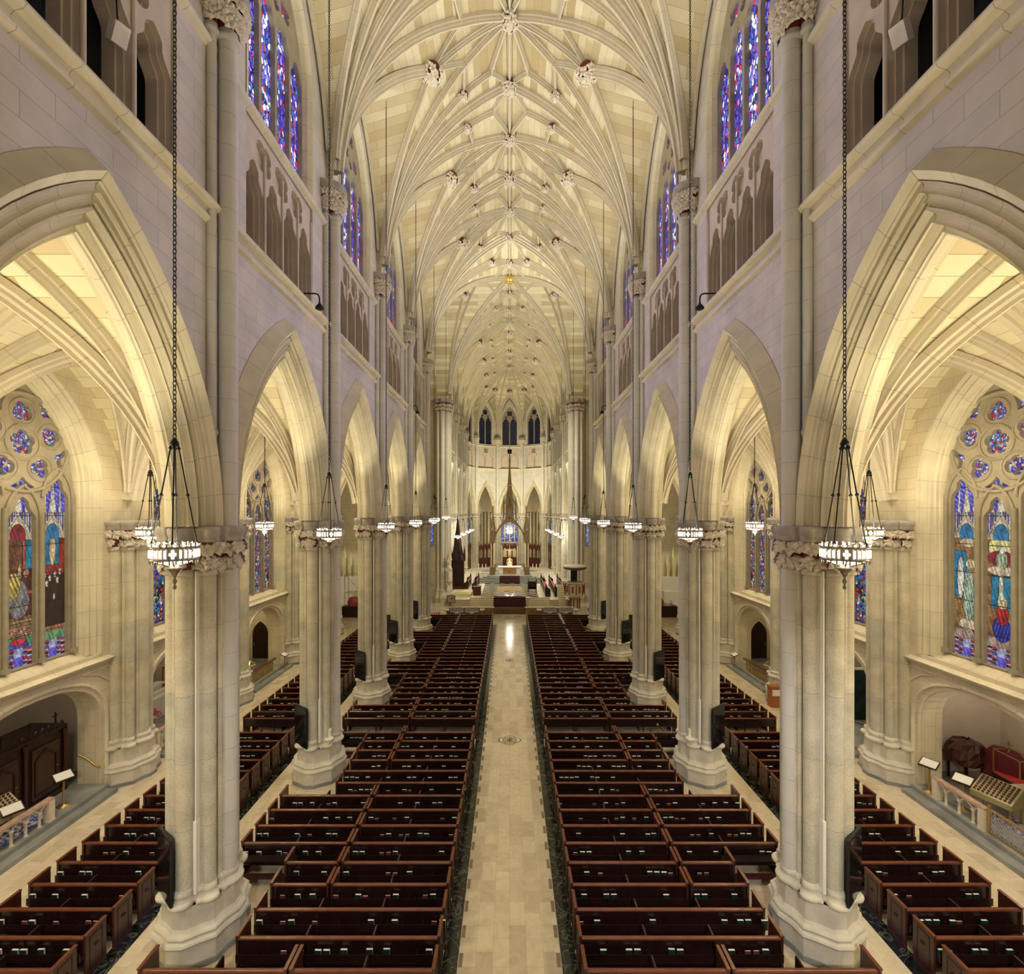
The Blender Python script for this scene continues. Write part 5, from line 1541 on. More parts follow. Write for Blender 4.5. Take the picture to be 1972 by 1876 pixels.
for a in (-0.35, 0.35):
    for b in (-0.35, 0.35):
        mb = MB(); mb.box(a-.03, a+.03, b-.03, b+.03, 0, 0.85); mb.build('leg', M_CHAPWOOD, t)
t = thing('glass_case', (17.5, 16.9, 0.31), 'brass-framed glass case on a dark table with a small cross on top', 'display case')
mb = MB()
for (a, b) in ((-.3, -.45), (.3, -.45), (.3, .45), (-.3, .45)): mb.box(a-.015, a+.015, b-.015, b+.015, 0.95, 1.75)
for z in (0.95, 1.75): mb.box(-.31, .31, -.46, -.44, z-.015, z+.015); mb.box(-.31, .31, .44, .46, z-.015, z+.015); mb.box(-.31, -.29, -.46, .46, z-.015, z+.015); mb.box(.29, .31, -.46, .46, z-.015, z+.015)
mb.build('frame', M_BRASS, t)
mb = MB(); mb.box(-.29, .29, -.43, .43, 0.9, 0.98); mb.build('red_lining', M_REDSEAT, t)
mb = MB(); mb.box(-.33, .33, -.48, .48, 0.82, 0.9)
for a in (-.3, .3):
    for b in (-.44, .44): mb.box(a-.03, a+.03, b-.03, b+.03, 0, 0.82)
mb.build('table', M_CHAPWOOD, t)
mb = MB(); mb.box(-.02, .02, .20, .24, 1.76, 2.15); mb.box(-.02, .02, .10, .34, 2.0, 2.04); mb.build('small_cross', M_BRASS, t)
t = thing('twisted_column', (17.1, 16.0, 0.3), 'pale twisted altar column on a stone block at the right picture edge', 'column')
mb = MB(); mb.box(-.3, .3, -.3, .3, 0, 1.0); mb.box(-.34, .34, -.34, .34, 1.0, 1.08); mb.build('block', M_SANCT, t)
mb = MB(); P = []
for i in range(40):
    z = 1.08+i*0.062; P.append([((0.14+0.03*cos(3*(2*pi*j/18)+i*0.45))*cos(2*pi*j/18), (0.14+0.03*cos(3*(2*pi*j/18)+i*0.45))*sin(2*pi*j/18), z) for j in range(18)])
mb.grid(P, closed=True); mb.build('twisted_shaft', M_BALU, t)
mb = MB(); mb.lathe([(0.14, 3.45), (0.2, 3.5), (0.24, 3.62), (0.26, 3.7), (0, 3.72)], n=14); mb.build('capital', M_BALU, t)
t = thing('chapel_rug', (16.9, 15.4, 0.306), 'blue patterned rug on the floor of the near right chapel', 'rug')
mb = MB(); mb.box(-0.8, 0.9, -1.1, 0.9, 0, 0.012); mb.build('rug_field', glass_mosaic('patterned_rug', [(0, (0, 0, 0))], 9, 0.0), t)
rm, rnt, rb_ = nodes_mat('blue_rug'); rb_.inputs['Roughness'].default_value = 0.95
tc_ = rnt.nodes.new('ShaderNodeTexCoord'); vo_ = rnt.nodes.new('ShaderNodeTexVoronoi'); vo_.inputs['Scale'].default_value = 9
rnt.links.new(tc_.outputs['Object'], vo_.inputs['Vector']); cr_ = rnt.nodes.new('ShaderNodeValToRGB'); cr_.color_ramp.interpolation = 'CONSTANT'
cr_.color_ramp.elements[0].color = (0.05, 0.08, 0.35, 1); cr_.color_ramp.elements[1].position = 0.5; cr_.color_ramp.elements[1].color = (0.5, 0.48, 0.5, 1)
rnt.links.new(vo_.outputs['Distance'], cr_.inputs[0]); rnt.links.new(cr_.outputs[0], rb_.inputs['Base Color'])
kids(t)[0].data.materials[0] = rm
# left blue carpet behind rail
t = thing('chapel_carpet', (-15.95, 15.2, 0.306), 'blue carpet behind the marble rail of the near left chapel', 'carpet')
mb = MB(); mb.box(-0.3, 0.55, -1.6, 1.2, 0, 0.012); mb.build('carpet_field', rm, t)
# bay 2: left altar with icon, right dark door
t = thing('side_altar', (-17.6, 24.0, 0.31), 'white marble side altar of stepped shelves seen past the first left pier', 'altar')
mb = MB(); mb.box(-0.7, 0.3, -1.2, 1.2, 0, 1.0); mb.build('altar_block', M_ALTAR, t)
mb = MB(); mb.box(-0.7, 0.0, -1.3, 1.3, 1.0, 1.12); mb.box(-0.7, -0.25, -1.3, 1.3, 1.3, 1.4); mb.box(-0.7, -0.3, -1.1, 1.1, 1.12, 1.3); mb.build('shelves', M_ALTAR, t)
t = thing('flower_vase', (-16.55, 22.7, 0.31), 'pink and purple flowers in a vase beside the pale rail on the left', 'flowers')
mb = MB(); mb.lathe([(0.08, 0), (0.13, 0.2), (0.06, 0.42), (0.1, 0.5)], n=12); mb.build('vase', M_BRASS, t)
mb = MB(); rnd = random.Random(2)
for i in range(26):
    a = rnd.uniform(0, 6.28); e = rnd.uniform(-.2, 1.4); r = 0.25
    leaf(mb, (r*cos(a)*cos(e), r*sin(a)*cos(e), 0.72+r*sin(e)), (cos(a)*cos(e), sin(a)*cos(e), sin(e)), (0, 0, 1.01), 0.09, rnd)
mb.build('blossoms', plain('pink_blossom', (0.55, 0.10, 0.22), 0.7, noise=0.5, scale=30), t)
t = thing('icon_painting', (-18.5, 26.5, 1.55), 'small red and gold framed icon painting on the chapel wall past the first left pier', 'painting')
mb = MB(); mb.box(-0.36, 0.36, -0.02, 0.05, -0.5, 0.5); mb.build('frame', plain('red_frame', (0.30, 0.04, 0.02), 0.5), t)
mb = MB(); mb.box(-0.29, 0.29, -0.03, -0.02, -0.42, 0.42); mb.build('gold_ground', plain('gold_ground', (0.50, 0.32, 0.08), 0.4), t)
mb = MB(); mb.plate(circ(0, 0.18, 0.11, 16), [], -0.04, -0.031, lambda d, a, b: (a, d, b)); mb.plate([(-0.2, -0.42), (-0.17, -0.05), (-0.1, 0.08), (0.1, 0.08), (0.17, -0.05), (0.2, -0.42)], [], -0.04, -0.031, lambda d, a, b: (a, d, b))
mb.build('painted_figure', plain('icon_red', (0.42, 0.05, 0.04), 0.5), t)
t = thing('dark_glass_doors', (17.5, 23.9, 0.3), 'tall dark green glazed door panel in a pale frame, past the first right pier', 'door')
mb = MB(); mb.box(-.75, .75, -0.05, 0.05, 0, 2.55); mb.build('pale_frame', M_BALU, t)
mb = MB(); mb.box(-.66, .66, -0.07, -0.051, 0.02, 2.45); mb.build('dark_panel', plain('dark_green_panel', (0.012, 0.03, 0.022), 0.25, noise=0.6, scale=2), t)
t = thing('barrier_rope', (15.6, 0, 0), 'black rope sagging across the opening of the second right chapel', 'rope')
mb = MB(); mb.tube([(0, 21.2+i*0.42, 1.15-0.28*sin(pi*i/10)) for i in range(11)], 0.022, 6); mb.build('rope', M_BLACK, t)
for yy in (21.2, 25.4):
    mb = MB(); mb.lathe([(0.14, 0.3), (0.14, 0.33), (0.025, 0.36), (0.025, 1.18), (0.04, 1.2), (0, 1.22)], 0, yy, 10); mb.build('post', M_BRASS, t)
t = thing('donation_box', (14.25, 26.3, 0), 'orange-brown wooden offering box with a white notice beside the right wall pier', 'box')
mb = MB(); mb.box(-.27, .27, -.2, .2, 0, 1.05); mb.box(-.29, .29, -.22, .22, 1.05, 1.12); mb.build('case', plain('orange_oak', (0.36, 0.12, 0.03), 0.4), t)
mb = MB(); mb.box(-.2, .2, -.21, -.2, 0.62, 0.95); mb.build('notice', M_WHITE, t)
# pointed doors in the side walls of the farther chapels
for sx, side in ((-1, 'left'), (1, 'right')):
    yc = P0+S*3.5
    t = empty('door_%d' % (1 if sx < 0 else 2), kind='structure')
    T = lambda d, a, b: (sx*(17.3+a), yc+3.32-d, b)
    mb = MB(); mb.plate(arch_pts(0.72, 1.15, 0, 8, 0.31, 1.95), [], 0.0, 0.06, T); mb.build('door_frame', M_ARCH, t)
    mb = MB(); mb.plate(arch_pts(0.54, 0.92, 0, 8, 0.31, 1.95), [], 0.06, 0.10, T); mb.build('door_leaf', M_CHAPWOOD, t)
    mb = MB(); mb.tube([T(0.14, 0.4, 1.2), T(0.14, 0.4, 1.4)], 0.02, 6); mb.build('door_handle', M_BRASS, t)
# brass handrail on the chapel jamb
t = thing('brass_handrail', (-15.9, 17.95, 0), 'short brass handrail fixed to the chapel jamb right of the confessional', 'handrail')
mb = MB(); mb.tube([(-0.2, 0.22, 1.45), (0.1, 0.25, 1.3), (0.45, 0.27, 1.0), (0.6, 0.28, 0.95)], 0.03, 8); mb.build('rail', M_BRASS, t)
mb = MB(); mb.tube([(-0.1, 0.22, 1.4), (-0.1, 0.34, 1.4)], 0.02, 6); mb.tube([(0.5, 0.27, 0.98), (0.5, 0.36, 0.98)], 0.02, 6); mb.build('bracket', M_BRASS, t)
# fittings around the pews
for sx, side in ((-1, 'left'), (1, 'right')):
    t = thing('holy_water_font', (sx*6.98, 18.85, 1.7), 'small white marble font on the nave side of the second %s pier' % side, 'font')
    mb = MB(); mb.lathe([(0.02, -0.25), (0.06, -0.15), (0.16, 0.0), (0.18, 0.05), (0.14, 0.06), (0.0, 0.02)], n=14); mb.build('basin', M_ALTAR, t)
    mb = MB(); mb.box(-0.05, 0.05, 0.05, 0.2, -0.2, 0.35); mb.build('back_plate', M_ALTAR, t)
t = thing('stanchion', (6.6, 21.75, 0), 'brass-topped stanchion with dark hanging rope in the right cross passage', 'stanchion')
mb = MB(); mb.lathe([(0.15, 0), (0.15, 0.03), (0.025, 0.06), (0.025, 0.95), (0.05, 0.97), (0.04, 1.03), (0, 1.05)], n=12); mb.build('post', M_BRASS, t)
mb = MB(); mb.tube([(i*0.13, 0, 0.95-0.45*sin(pi*i/10)) for i in range(11)], 0.02, 6); mb.build('rope', M_BLACK, t)

# ------------------------------------------------------------------ sanctuary
ZS = 0.9
M_SFL, nt, b_ = nodes_mat('checker_floor')
ck = nt.nodes.new('ShaderNodeTexChecker'); ck.inputs['Color1'].default_value = (0.50, 0.47, 0.38, 1); ck.inputs['Color2'].default_value = (0.05, 0.05, 0.055, 1); ck.inputs['Scale'].default_value = 1.54
uv_ = nt.nodes.new('ShaderNodeUVMap'); nt.links.new(uv_.outputs[0], ck.inputs['Vector']); nt.links.new(ck.outputs[0], b_.inputs['Base Color']); b_.inputs['Roughness'].default_value = 0.15
mb = MB()
for i in range(6):
    hw = 5.0 if i == 0 else 4.4
    mb.box(-hw, hw, 52.75+0.31*i, 54.4, 0.15*i, 0.15*(i+1))
trim(mb, M_SANCT)
mb = MB(); mb.box(-6.4, -4.42, 53.3, 54.4, 0, ZS-0.02); mb.box(4.42, 6.4, 53.3, 54.4, 0, ZS-0.02); mb.box(-6.4, 6.4, 54.4, YA+4, 0, ZS-0.02)
mb.box(-7.0, 7.0, 58.2, YA+4, 0, ZS-0.025)
trim(mb, M_SANCT)
mb = MB(); mb.box(-6.9, 6.9, 54.4, YA+4.5, ZS-0.01, ZS); mb.box(-6.5, -4.4, 53.22, 54.5, ZS-0.08, ZS); mb.box(4.4, 6.5, 53.22, 54.5, ZS-0.08, ZS); trim(mb, M_ALTAR)
mb = MB(); mb.box(-3.25, 3.25, 54.5, 64.9, ZS, ZS+0.008); trim(mb, M_SFL)
mb = MB()   # polygonal steps to the altar
for i in range(5):
    hw = 4.4-0.33*i; y0 = 64.9+0.42*i
    poly = [(-hw-0.6, 74), (-hw-0.6, y0+1.6), (-hw+0.4, y0), (hw-0.4, y0), (hw+0.6, y0+1.6), (hw+0.6, 74)]
    mb.plate(poly, [], ZS+0.15*i, ZS+0.15*(i+1), lambda d, a, b: (a, b, d))
trim(mb, M_STEP)
t = thing('stair_carpet', (0, 0, 0), 'dark red striped carpet over the lower sanctuary steps', 'carpet')
mb = MB()
for i in range(6): mb.box(-1.78, 1.78, 52.74+0.31*i, 52.74+0.31*(i+1), 0.15*(i+1), 0.15*(i+1)+0.012)
m2 = MB()
for i in range(6): m2.box(-1.78, 1.78, 52.735+0.31*i, 52.745+0.31*i, 0.15*i, 0.15*(i+1))
m2.build('dark_riser', M_WOOD, t)
mb.box(-1.78, 1.78, 54.5, 55.2, ZS+.01, ZS+0.02)
mb.build('carpet_runner', M_CARPET, t)
t = thing('altar_carpet', (0, 0, 0), 'dark red carpet over the upper steps below the altar', 'carpet')
mb = MB()
m2 = MB()
for i in range(5): m2.box(-1.37, 1.37, 64.885+0.42*i, 64.895+0.42*i, ZS+0.15*i, ZS+0.15*(i+1))
m2.build('dark_riser', M_WOOD, t)
for i in range(5): z = ZS+0.15*(i+1); mb.box(-1.37, 1.37, 64.89+0.42*i, 64.89+0.42*(i+1), z, z+0.012); pass
mb.build('carpet_runner', M_CARPET, t)
t = thing('patterned_rug', (0, 60, ZS+0.008), 'pale patterned rug lying on the checkered sanctuary floor', 'rug')
mb = MB(); mb.box(-1.5, 1.5, -1.6, 2.4, 0, 0.012); mb.build('rug_field', plain('ochre_rug', (0.42, 0.30, 0.16), 0.9, noise=0.4, scale=3), t)
# communion rail front
t = thing('communion_rail', (0, 49.4, 0), 'long low brown marble communion wall before the sanctuary steps', 'railing')
mb = MB(); mb.box(-6.4, -1.6, 0, 0.25, 0, 0.78); mb.box(1.6, 6.4, 0, 0.25, 0, 0.78); mb.build('panelled_wall', plain('brown_marble', (0.30, 0.19, 0.09), 0.25, noise=0.35, scale=2.5), t)
mb = MB(); mb.box(-6.5, -1.55, -0.05, 0.30, 0.74, 0.80); mb.box(1.55, 6.5, -0.05, 0.30, 0.74, 0.80); mb.build('coping', M_ALTAR, t)
mb = MB(); mb.box(-1.6, 1.6, 0.08, 0.14, 0.05, 0.74)
for i in range(14):
    x = -1.5+i*0.23; mb.lathe([(0.03, 0.1), (0.09, 0.28), (0.03, 0.4), (0.09, 0.55), (0.03, 0.7)], x, 0.07, 6)
mb.build('bronze_gate', M_BRONZE, t)
for i, (x, nm) in enumerate(((-5.35, 'outer left'), (-3.8, 'inner left'), (4.05, 'inner right'), (5.65, 'outer right'))):
    t = thing('framed_sign', (x, 49.2, 0), 'framed clear display panel standing before the communion wall, %s of the four' % nm, 'sign', 0, 'framed display panels')
    mb = MB(); mb.plate([(-.63, .34), (.63, .34), (.63, .86), (-.63, .86)], [[(-.59, .38), (-.59, .82), (.59, .82), (.59, .38)]], -0.02, 0.02, lambda d, a, b: (a, d, b)); mb.build('white_frame', M_WHITE, t)
    mb = MB(); mb.box(-.59, .59, -0.005, 0.005, .38, .82); mb.build('panel', plain('pale_panel_%d' % i, (0.38, 0.33, 0.36), 0.2, noise=0.6, scale=6), t)
    mb = MB(); mb.box(-.2, .2, -0.05, 0.0, .22, .32); mb.build('placard', M_WHITE, t)
    mb = MB(); mb.box(-.5, -.46, -0.02, 0.02, 0, .36); mb.box(.46, .5, -0.02, 0.02, 0, .36); mb.build('feet', M_IRON, t)
for i, (x, nm) in enumerate(((-6.3, 'far left'), (-2.75, 'left of the gate'), (2.95, 'right of the gate'), (6.65, 'far right'))):
    lectern_stand((x, 48.9, 0), 'white sheet on a small stand before the communion wall, %s' % nm, 0, 0.62)
lectern_stand((1.95, 52.2, 0), 'pale topped lectern standing at the foot of the sanctuary steps', 0, 1.25)
# altar
ZA = ZS+0.75
t = thing('high_altar', (0, 69.2, ZA), 'white marble high altar with bronze front panel under the canopy', 'altar')
mb = MB(); mb.box(-1.45, 1.45, -0.45, 0.45, 0, 0.95); mb.build('altar_body', M_ALTAR, t)
mb = MB(); mb.box(-1.65, 1.65, -0.6, 0.55, 0.95, 1.08); mb.build('white_cloth', plain('white_linen', (0.9, 0.88, 0.84), 0.8), t)
mb = MB(); mb.box(-0.95, 0.95, -0.49, -0.45, 0.08, 0.86); mb.lathe([(0.0, 0.5), (0.2, 0.5), (0.2, 0.52), (0, 0.52)], 0, -0.5, 12); mb.build('front_panel', plain('copper_relief', (0.45, 0.24, 0.10), 0.4, 0.4, noise=0.3), t)
t = thing('tabernacle', (0, 69.3, ZA+1.085), 'bright white veiled box standing on the altar cloth', 'tabernacle')
mb = MB(); mb.box(-.32, .32, -.2, .2, 0, .5); mb.lathe([(0.3, 0.5), (0.2, 0.62), (0, 0.68)], n=12); mb.build('white_veil', M_WHITE, t)
t = thing('altar_cross', (0, 71.2, ZA), 'gilded altar cross with figure on a bronze pedestal behind the altar', 'cross')
mb = MB(); mb.lathe([(0.35, 0), (0.3, 0.8), (0.5, 1.2), (0.45, 1.8), (0.1, 2.1)], n=14); mb.build('pedestal', M_GOLD, t)
mb = MB(); mb.box(-.05, .05, -.04, .04, 2.0, 4.0); mb.box(-.6, .6, -.04, .04, 3.2, 3.32); mb.build('cross_beams', M_GOLD, t)
mb = MB(); mb.tube([(-.5, -.08, 3.25), (0, -.08, 3.1), (.5, -.08, 3.25)], 0.05, 6); mb.tube([(0, -.08, 3.3), (0, -.1, 2.9), (0.03, -.08, 2.4)], [0.08, 0.1, 0.05], 8); mb.build('figure', M_ALTAR, t)
for sx, side in ((-1, 'left'), (1, 'right')):
    t = thing('candle_block', (sx*3.75, 67.6, ZA-0.6), 'pale carved stone block %s of the altar carrying three tall candles' % side, 'plinth')
    mb = MB(); mb.box(-.85, .85, -.3, .3, 0, .95); mb.box(-.9, .9, -.35, .35, .95, 1.02); mb.build('stone_block', M_ALTAR, t)
    for j in range(3):
        c = thing('tall_candle', (sx*3.75-.55+j*.5, 67.6, ZA+0.42), 'tall white candle on the stone block %s of the altar, %s from the left' % (side, ORD[j]), 'candle', 0, 'tall candles beside the altar')
        mb = MB(); mb.lathe([(.12, 0), (.04, .08), (.03, .3), (.07, .34)], n=8); mb.build('candlestick', M_BRASS, c)
        mb = MB(); mb.lathe([(.045, .34), (.045, 1.15), (0, 1.16)], n=8); mb.build('wax', M_CANDLE, c)
# baldachin
t = thing('baldachin', (0, 69.8, ZA), 'tall bronze canopy on four legs with spire rising over the altar', 'canopy')
for x in (-2.4, 2.4):
    for y in (-1.5, 2.4):
        mb = MB(); mb.box(x-.36, x+.36, y-.36, y+.36, 0, 1.1); mb.lathe([(.26, 1.1), (.2, 1.3), (.18, 4.1), (.26, 4.3), (.34, 4.6)], x, y, 8, smooth=False)
        lg = mb.build('leg', M_BRONZE, t)
        mb = MB()
        for q in range(4): mb.tube([(x+.27*cos(q*pi/2+pi/4), y+.27*sin(q*pi/2+pi/4), 1.1), (x+.27*cos(q*pi/2+pi/4), y+.27*sin(q*pi/2+pi/4), 4.4)], 0.085, 6)
        mb.build('pale_colonnettes', M_SANCT, lg)
        mb = MB(); mb.box(x-.34, x+.34, y-.34, y+.34, 4.5, 6.2); mb.lathe([(.45, 6.2), (.3, 6.5), (.12, 7.6), (.16, 7.7), (.0, 8.4)], x, y, 6, smooth=False); mb.build('corner_turret', M_BRONZE, t)
for (T, nm) in ((lambda d, a, b: (a, -1.5+d, b), 'arch'), (lambda d, a, b: (a, 2.4+d, b), 'arch'), (lambda d, a, b: (-2.4+d, .45+a*.8, b), 'arch'), (lambda d, a, b: (2.4+d, .45+a*.8, b), 'arch')):
    mb = MB(); ar = arch_pts(2.05, 2.9, 0, 12, None, 4.5)
    mb.plate([(-2.4, 4.5), (-2.4, 5.3), (-1.5, 6.7), (-.7, 7.7), (0, 9.6), (.7, 7.7), (1.5, 6.7), (2.4, 5.3), (2.4, 4.5)]+list(reversed(ar)), [foil(0, 7.95, 0.22, 4)], -0.12, 0.12, T)
    sweep_arch(mb, 2.15, 3.0, [(-.02, -.2), (.08, -.22), (.12, -.12)], T, 4.5)
    mb.build('gabled_arch', M_BRONZE, t)
mb = MB()
mb.lathe([(0.62, 7.6), (0.55, 9.0), (0.42, 11.5), (0.3, 12.4), (0.36, 12.5), (0.28, 12.7), (0.16, 14.6), (0.09, 16.5), (0.03, 18.3)], 0, .45, 8, smooth=False)
for q in range(8):
    a = q*pi/4+pi/8
    mb.lathe([(.09, 7.8), (.08, 9.8), (.12, 9.9), (0, 11.2)], 0.95*cos(a), .45+0.95*sin(a), 5, smooth=False); mb.tube([(0.95*cos(a), .45+0.95*sin(a), 9.7), (.4*cos(a), .45+.4*sin(a), 10.8)], .05, 5)
mb.build('spire', M_BRONZE, t)
# extra chandeliers over crossing and choir
def hang(x, y, dz, ztop, label, grp):
    c = copy_tree(CT); c.location = (x, y, dz); c['label'] = label; c['category'] = 'chandelier'; c['group'] = grp
    top = nave_h(5.9, 1.0)
    mb = MB(); mb.tube([(0, 0, top-0.1), (0, 0, 31.0-dz if abs(y-46.6) > 8 else 33.0-dz)], 0.02, 5); mb.build('upper_chain', M_IRON, c)
for sx, side in ((-1, 'left'), (1, 'right')):
    hang(sx*6.6, 43.4, 0, 30, 'ring chandelier at the near corner of the crossing on the %s' % side, 'ring chandeliers of the crossing')
    hang(sx*6.5, 49.8, 0.1, 30, 'ring chandelier before the tall crossing pier on the %s' % side, 'ring chandeliers of the crossing')
    for j, y in enumerate((57.5, 64.1, 71.5, 78.5)):
        hang(sx*6.1, y, -2.25, 28, 'low hanging ring chandelier of the choir, %s from the front on the %s' % (ORD[j], side), 'ring chandeliers of the choir')
    lamp('choir_bulbs', 'POINT', (sx*5.9, 62, 7.6), 300, CREAM, 0.3); lamp('choir_bulbs', 'POINT', (sx*5.9, 73, 7.6), 300, CREAM, 0.3)
t = thing('canopy_lamp', (0, 68.4, 7.6), 'bright white lamp hanging inside the bronze canopy', 'lamp')
mb = MB(); mb.lathe([(0, -.22), (.35, -.18), (.45, 0), (.4, .16), (0, .18)], n=16); mb.build('lamp_bowl', M_GLOW, t)
mb = MB(); mb.tube([(0, 0, .1), (0, 0, 2.6)], 0.02, 5); mb.build('chain', M_IRON, t)
lamp('canopy_bulb', 'POINT', (0, 68.4, 7.0), 220, CREAM, 0.2)
lamp('altar_spot', 'SPOT', (0, 60, 16), 2200, CREAM, 0.2, (0, 69, 2.5), 25, 0.5)
# choir screens between the piers
def screen(T, hw, label):
    t = thing('choir_screen', (0, 0, 0), label, 'screen', 0, 'carved wooden choir screens')
    mb = MB(); mb.plate([(-hw, ZS), (hw, ZS), (hw, 2.4), (-hw, 2.4)], [], 0, 0.1, T); mb.build('solid_base', M_SCREENW, t)
    n = max(3, int(hw*2/0.75)); p = 2*hw/n
    mb = MB()
    mb.plate([(-hw, 2.4), (hw, 2.4), (hw, 4.4), (-hw, 4.4)], [lancet(-hw+p*(i+.5), p*0.38, 2.45, 3.5, 0.55, 0.2, 6) for i in range(n)], 0, 0.08, T)
    mb.build('traceried_panel', M_SCREENW, t)
    mb = MB()
    for i in range(n+1):
        a = -hw+p*i; mb.plate([(a-.05, 4.4), (a, 5.3), (a+.05, 4.4)], [], -0.02, 0.1, T)
        if i < n: mb.plate([(a+.05, 4.4), (a+p/2, 4.95), (a+p-.05, 4.4)], [], 0, 0.06, T)
    mb.build('cresting', M_SCREENW, t)
for sx, side in ((-1, 'left'), (1, 'right')):
    for k in range(3):
        yc_ = CR1+S*(k+.5)
        screen(lambda d, a, b: (sx*(7.7+d), yc_+a, b), 2.7, 'dark red carved screen in the %s arch of the choir on the %s' % (ORD[k], side))
for i, nm in enumerate(('far right', 'right', 'middle', 'left', 'far left')):
    phi = math.radians(18+36*i)
    screen(lambda d, a, b: ((7.25+d)*cos(phi)-a*sin(phi), YA+(7.25+d)*sin(phi)+a*cos(phi), b), 1.25, 'dark red carved screen in the %s arch of the apse' % nm)
# lady chapel window behind, with windows of the ambulatory
for i, (phid, hw) in enumerate(((90, 1.9), (54, 1.2), (126, 1.2), (20, 1.2), (160, 1.2))):
    phi = math.radians(phid); win_no[0] += 1
    t = empty('window_%d' % win_no[0], kind='structure')
    T = lambda d, a, b: ((14.5+d)*cos(phi)-a*sin(phi), YA+(14.5+d)*sin(phi)+a*cos(phi), b)
    mb = MB(); mb.plate(arch_pts(hw, hw*1.9, 0, 10, 4.6, 9.4), [], 0.08, 0.1, T); mb.build('pane', M_GL_LADY, t)
    mb = MB(); n = 4 if hw > 1.5 else 2; p = 2*hw/n
    mb.plate(arch_pts(hw+.3, hw*1.9+.3, 0, 10, 4.4, 9.4), [lancet(-hw+p*(j+.5), p*.42, 4.7, 8.6, .7, .15, 6) for j in range(n)]+[foil(0, 9.4+hw*1.05, .42*hw/1.5, 4)]+([foil(-.85, 9.95, .3, 4), foil(.85, 9.95, .3, 4)] if n == 4 else []), 0, 0.07, T)
    mb.build('mullions', M_WTRAC, t)
# choir stalls
def stall(x, y0, y1, label, sx):
    t = thing('choir_stall', (x, y0, ZS), label, 'stall', 0, 'choir stalls')
    L = y1-y0
    mb = MB(); mb.box(-.05, .03, 0, L, 0, 1.05); mb.build('back', M_CHAPWOOD, t)
    mb = MB(); mb.box(-.12 if sx > 0 else 0.0, 0.0 if sx > 0 else .12, 0, L, 0.98, 1.03); mb.build('book_ledge', M_RAIL, t)
    mb = MB(); mb.box(min(0, sx*.5), max(0, sx*.5), 0.05, L-.05, .42, .5); mb.build('cushion', M_REDSEAT, t)
    for yy in (0, L):
        mb = MB(); mb.plate([(-.1, 0), (-.1, 1.1), (0, 1.55), (.1, 1.1), (.5, .8), (.5, 0)], [], yy-.05, yy+.05, lambda d, a, b: (a*sx, d, b)); mb.build('stall_end', M_CHAPWOOD, t)
for j, x in enumerate((4.1, 5.15, 6.2)):
    stall(x, 54.9 if j < 2 else 56.0, 63.5, 'dark choir stall with red seat right of the checkered floor, %s row from the middle' % ORD[j], 1)
    stall(-x, 59.3, 64.5, 'dark choir stall with red seat left of the checkered floor, %s row from the middle' % ORD[j], -1)
t = thing('cream_platform', (-5.5, 56.2, ZS), 'low cream covered platform at the left front of the sanctuary', 'platform')
mb = MB(); mb.box(-1.15, 1.15, -1.3, 1.5, 0, .32); mb.build('box', plain('cream_cover', (0.72, 0.66, 0.36), 0.6), t)
mb = MB(); mb.box(-1.0, .8, -.9, 1.3, .32, .42); mb.build('upper_step', plain('cream_top', (0.75, 0.70, 0.42), 0.6), t)
t = thing('kneeling_desk', (-3.75, 56.0, ZS), 'dark red kneeling desk beside the cream platform', 'desk')
mb = MB(); mb.box(-.45, .45, -.35, .35, 0, .95); mb.box(-.5, .5, -.4, .4, .95, 1.02); mb.build('desk_case', M_SCREENW, t)
mb = MB(); mb.box(-.45, .45, .4, .95, 0, .25); mb.build('kneeling_pad', M_REDSEAT, t)
t = thing('presider_chair', (2.7, 58.6, ZS), 'dark high-backed chair with pointed posts on the right of the checkered floor', 'chair')
mb = MB(); mb.box(-.45, .45, -.35, -.27, .3, 1.25); mb.build('backrest', M_CHAPWOOD, t)
mb = MB(); mb.box(-.45, .45, -.35, .4, .4, .55); mb.build('seat', M_SCREENW, t)
for a in (-.48, .48):
    mb = MB(); mb.box(a-.05, a+.05, -.38, -.28, 0, 1.35); mb.lathe([(.09, 1.35), (.04, 1.45), (0, 1.8)], a, -.33, 6); mb.build('post', M_CHAPWOOD, t)
    mb = MB(); mb.box(a-.04, a+.04, .3, .4, 0, .75); mb.box(a-.04, a+.04, -.3, .4, .7, .76); mb.build('arm', M_CHAPWOOD, t)
# pulpit
t = thing('pulpit', (6.9, 51.6, 0), 'carved pale marble pulpit before the right crossing pier', 'pulpit')
mb = MB(); mb.lathe([(.75, 0), (.7, .2), (.5, .3), (.45, 1.3), (.6, 1.45), (.95, 1.6), (1.0, 1.75)], n=8, smooth=False); mb.build('stem', M_BALU, t)
mb = MB(); mb.lathe([(1.0, 1.75), (.98, 1.8), (.98, 2.9), (1.08, 2.95), (1.08, 3.05), (.9, 3.05), (.88, 1.9)], n=8, smooth=False); mb.build('parapet', M_SANCT, t)
mb = MB()
for q in range(8):
    a = q*pi/4; mb.tube([(1.0*cos(a), 1.0*sin(a), 1.8), (1.0*cos(a), 1.0*sin(a), 2.9)], .06, 6)
    a += pi/8; mb.tube([(.93*cos(a), .93*sin(a), 2.0), (.93*cos(a), .93*sin(a), 2.7)], .09, 6); mb.tube([(.5*cos(a), .5*sin(a), .3), (.5*cos(a), .5*sin(a), 1.35)], .07, 6)
mb.build('colonnettes', plain('red_marble', (0.25, 0.08, 0.04), 0.2), t)
mb = MB(); mb.box(-.35, .35, .75, .85, 3.0, 4.45); mb.build('backboard', M_CHAPWOOD, t)
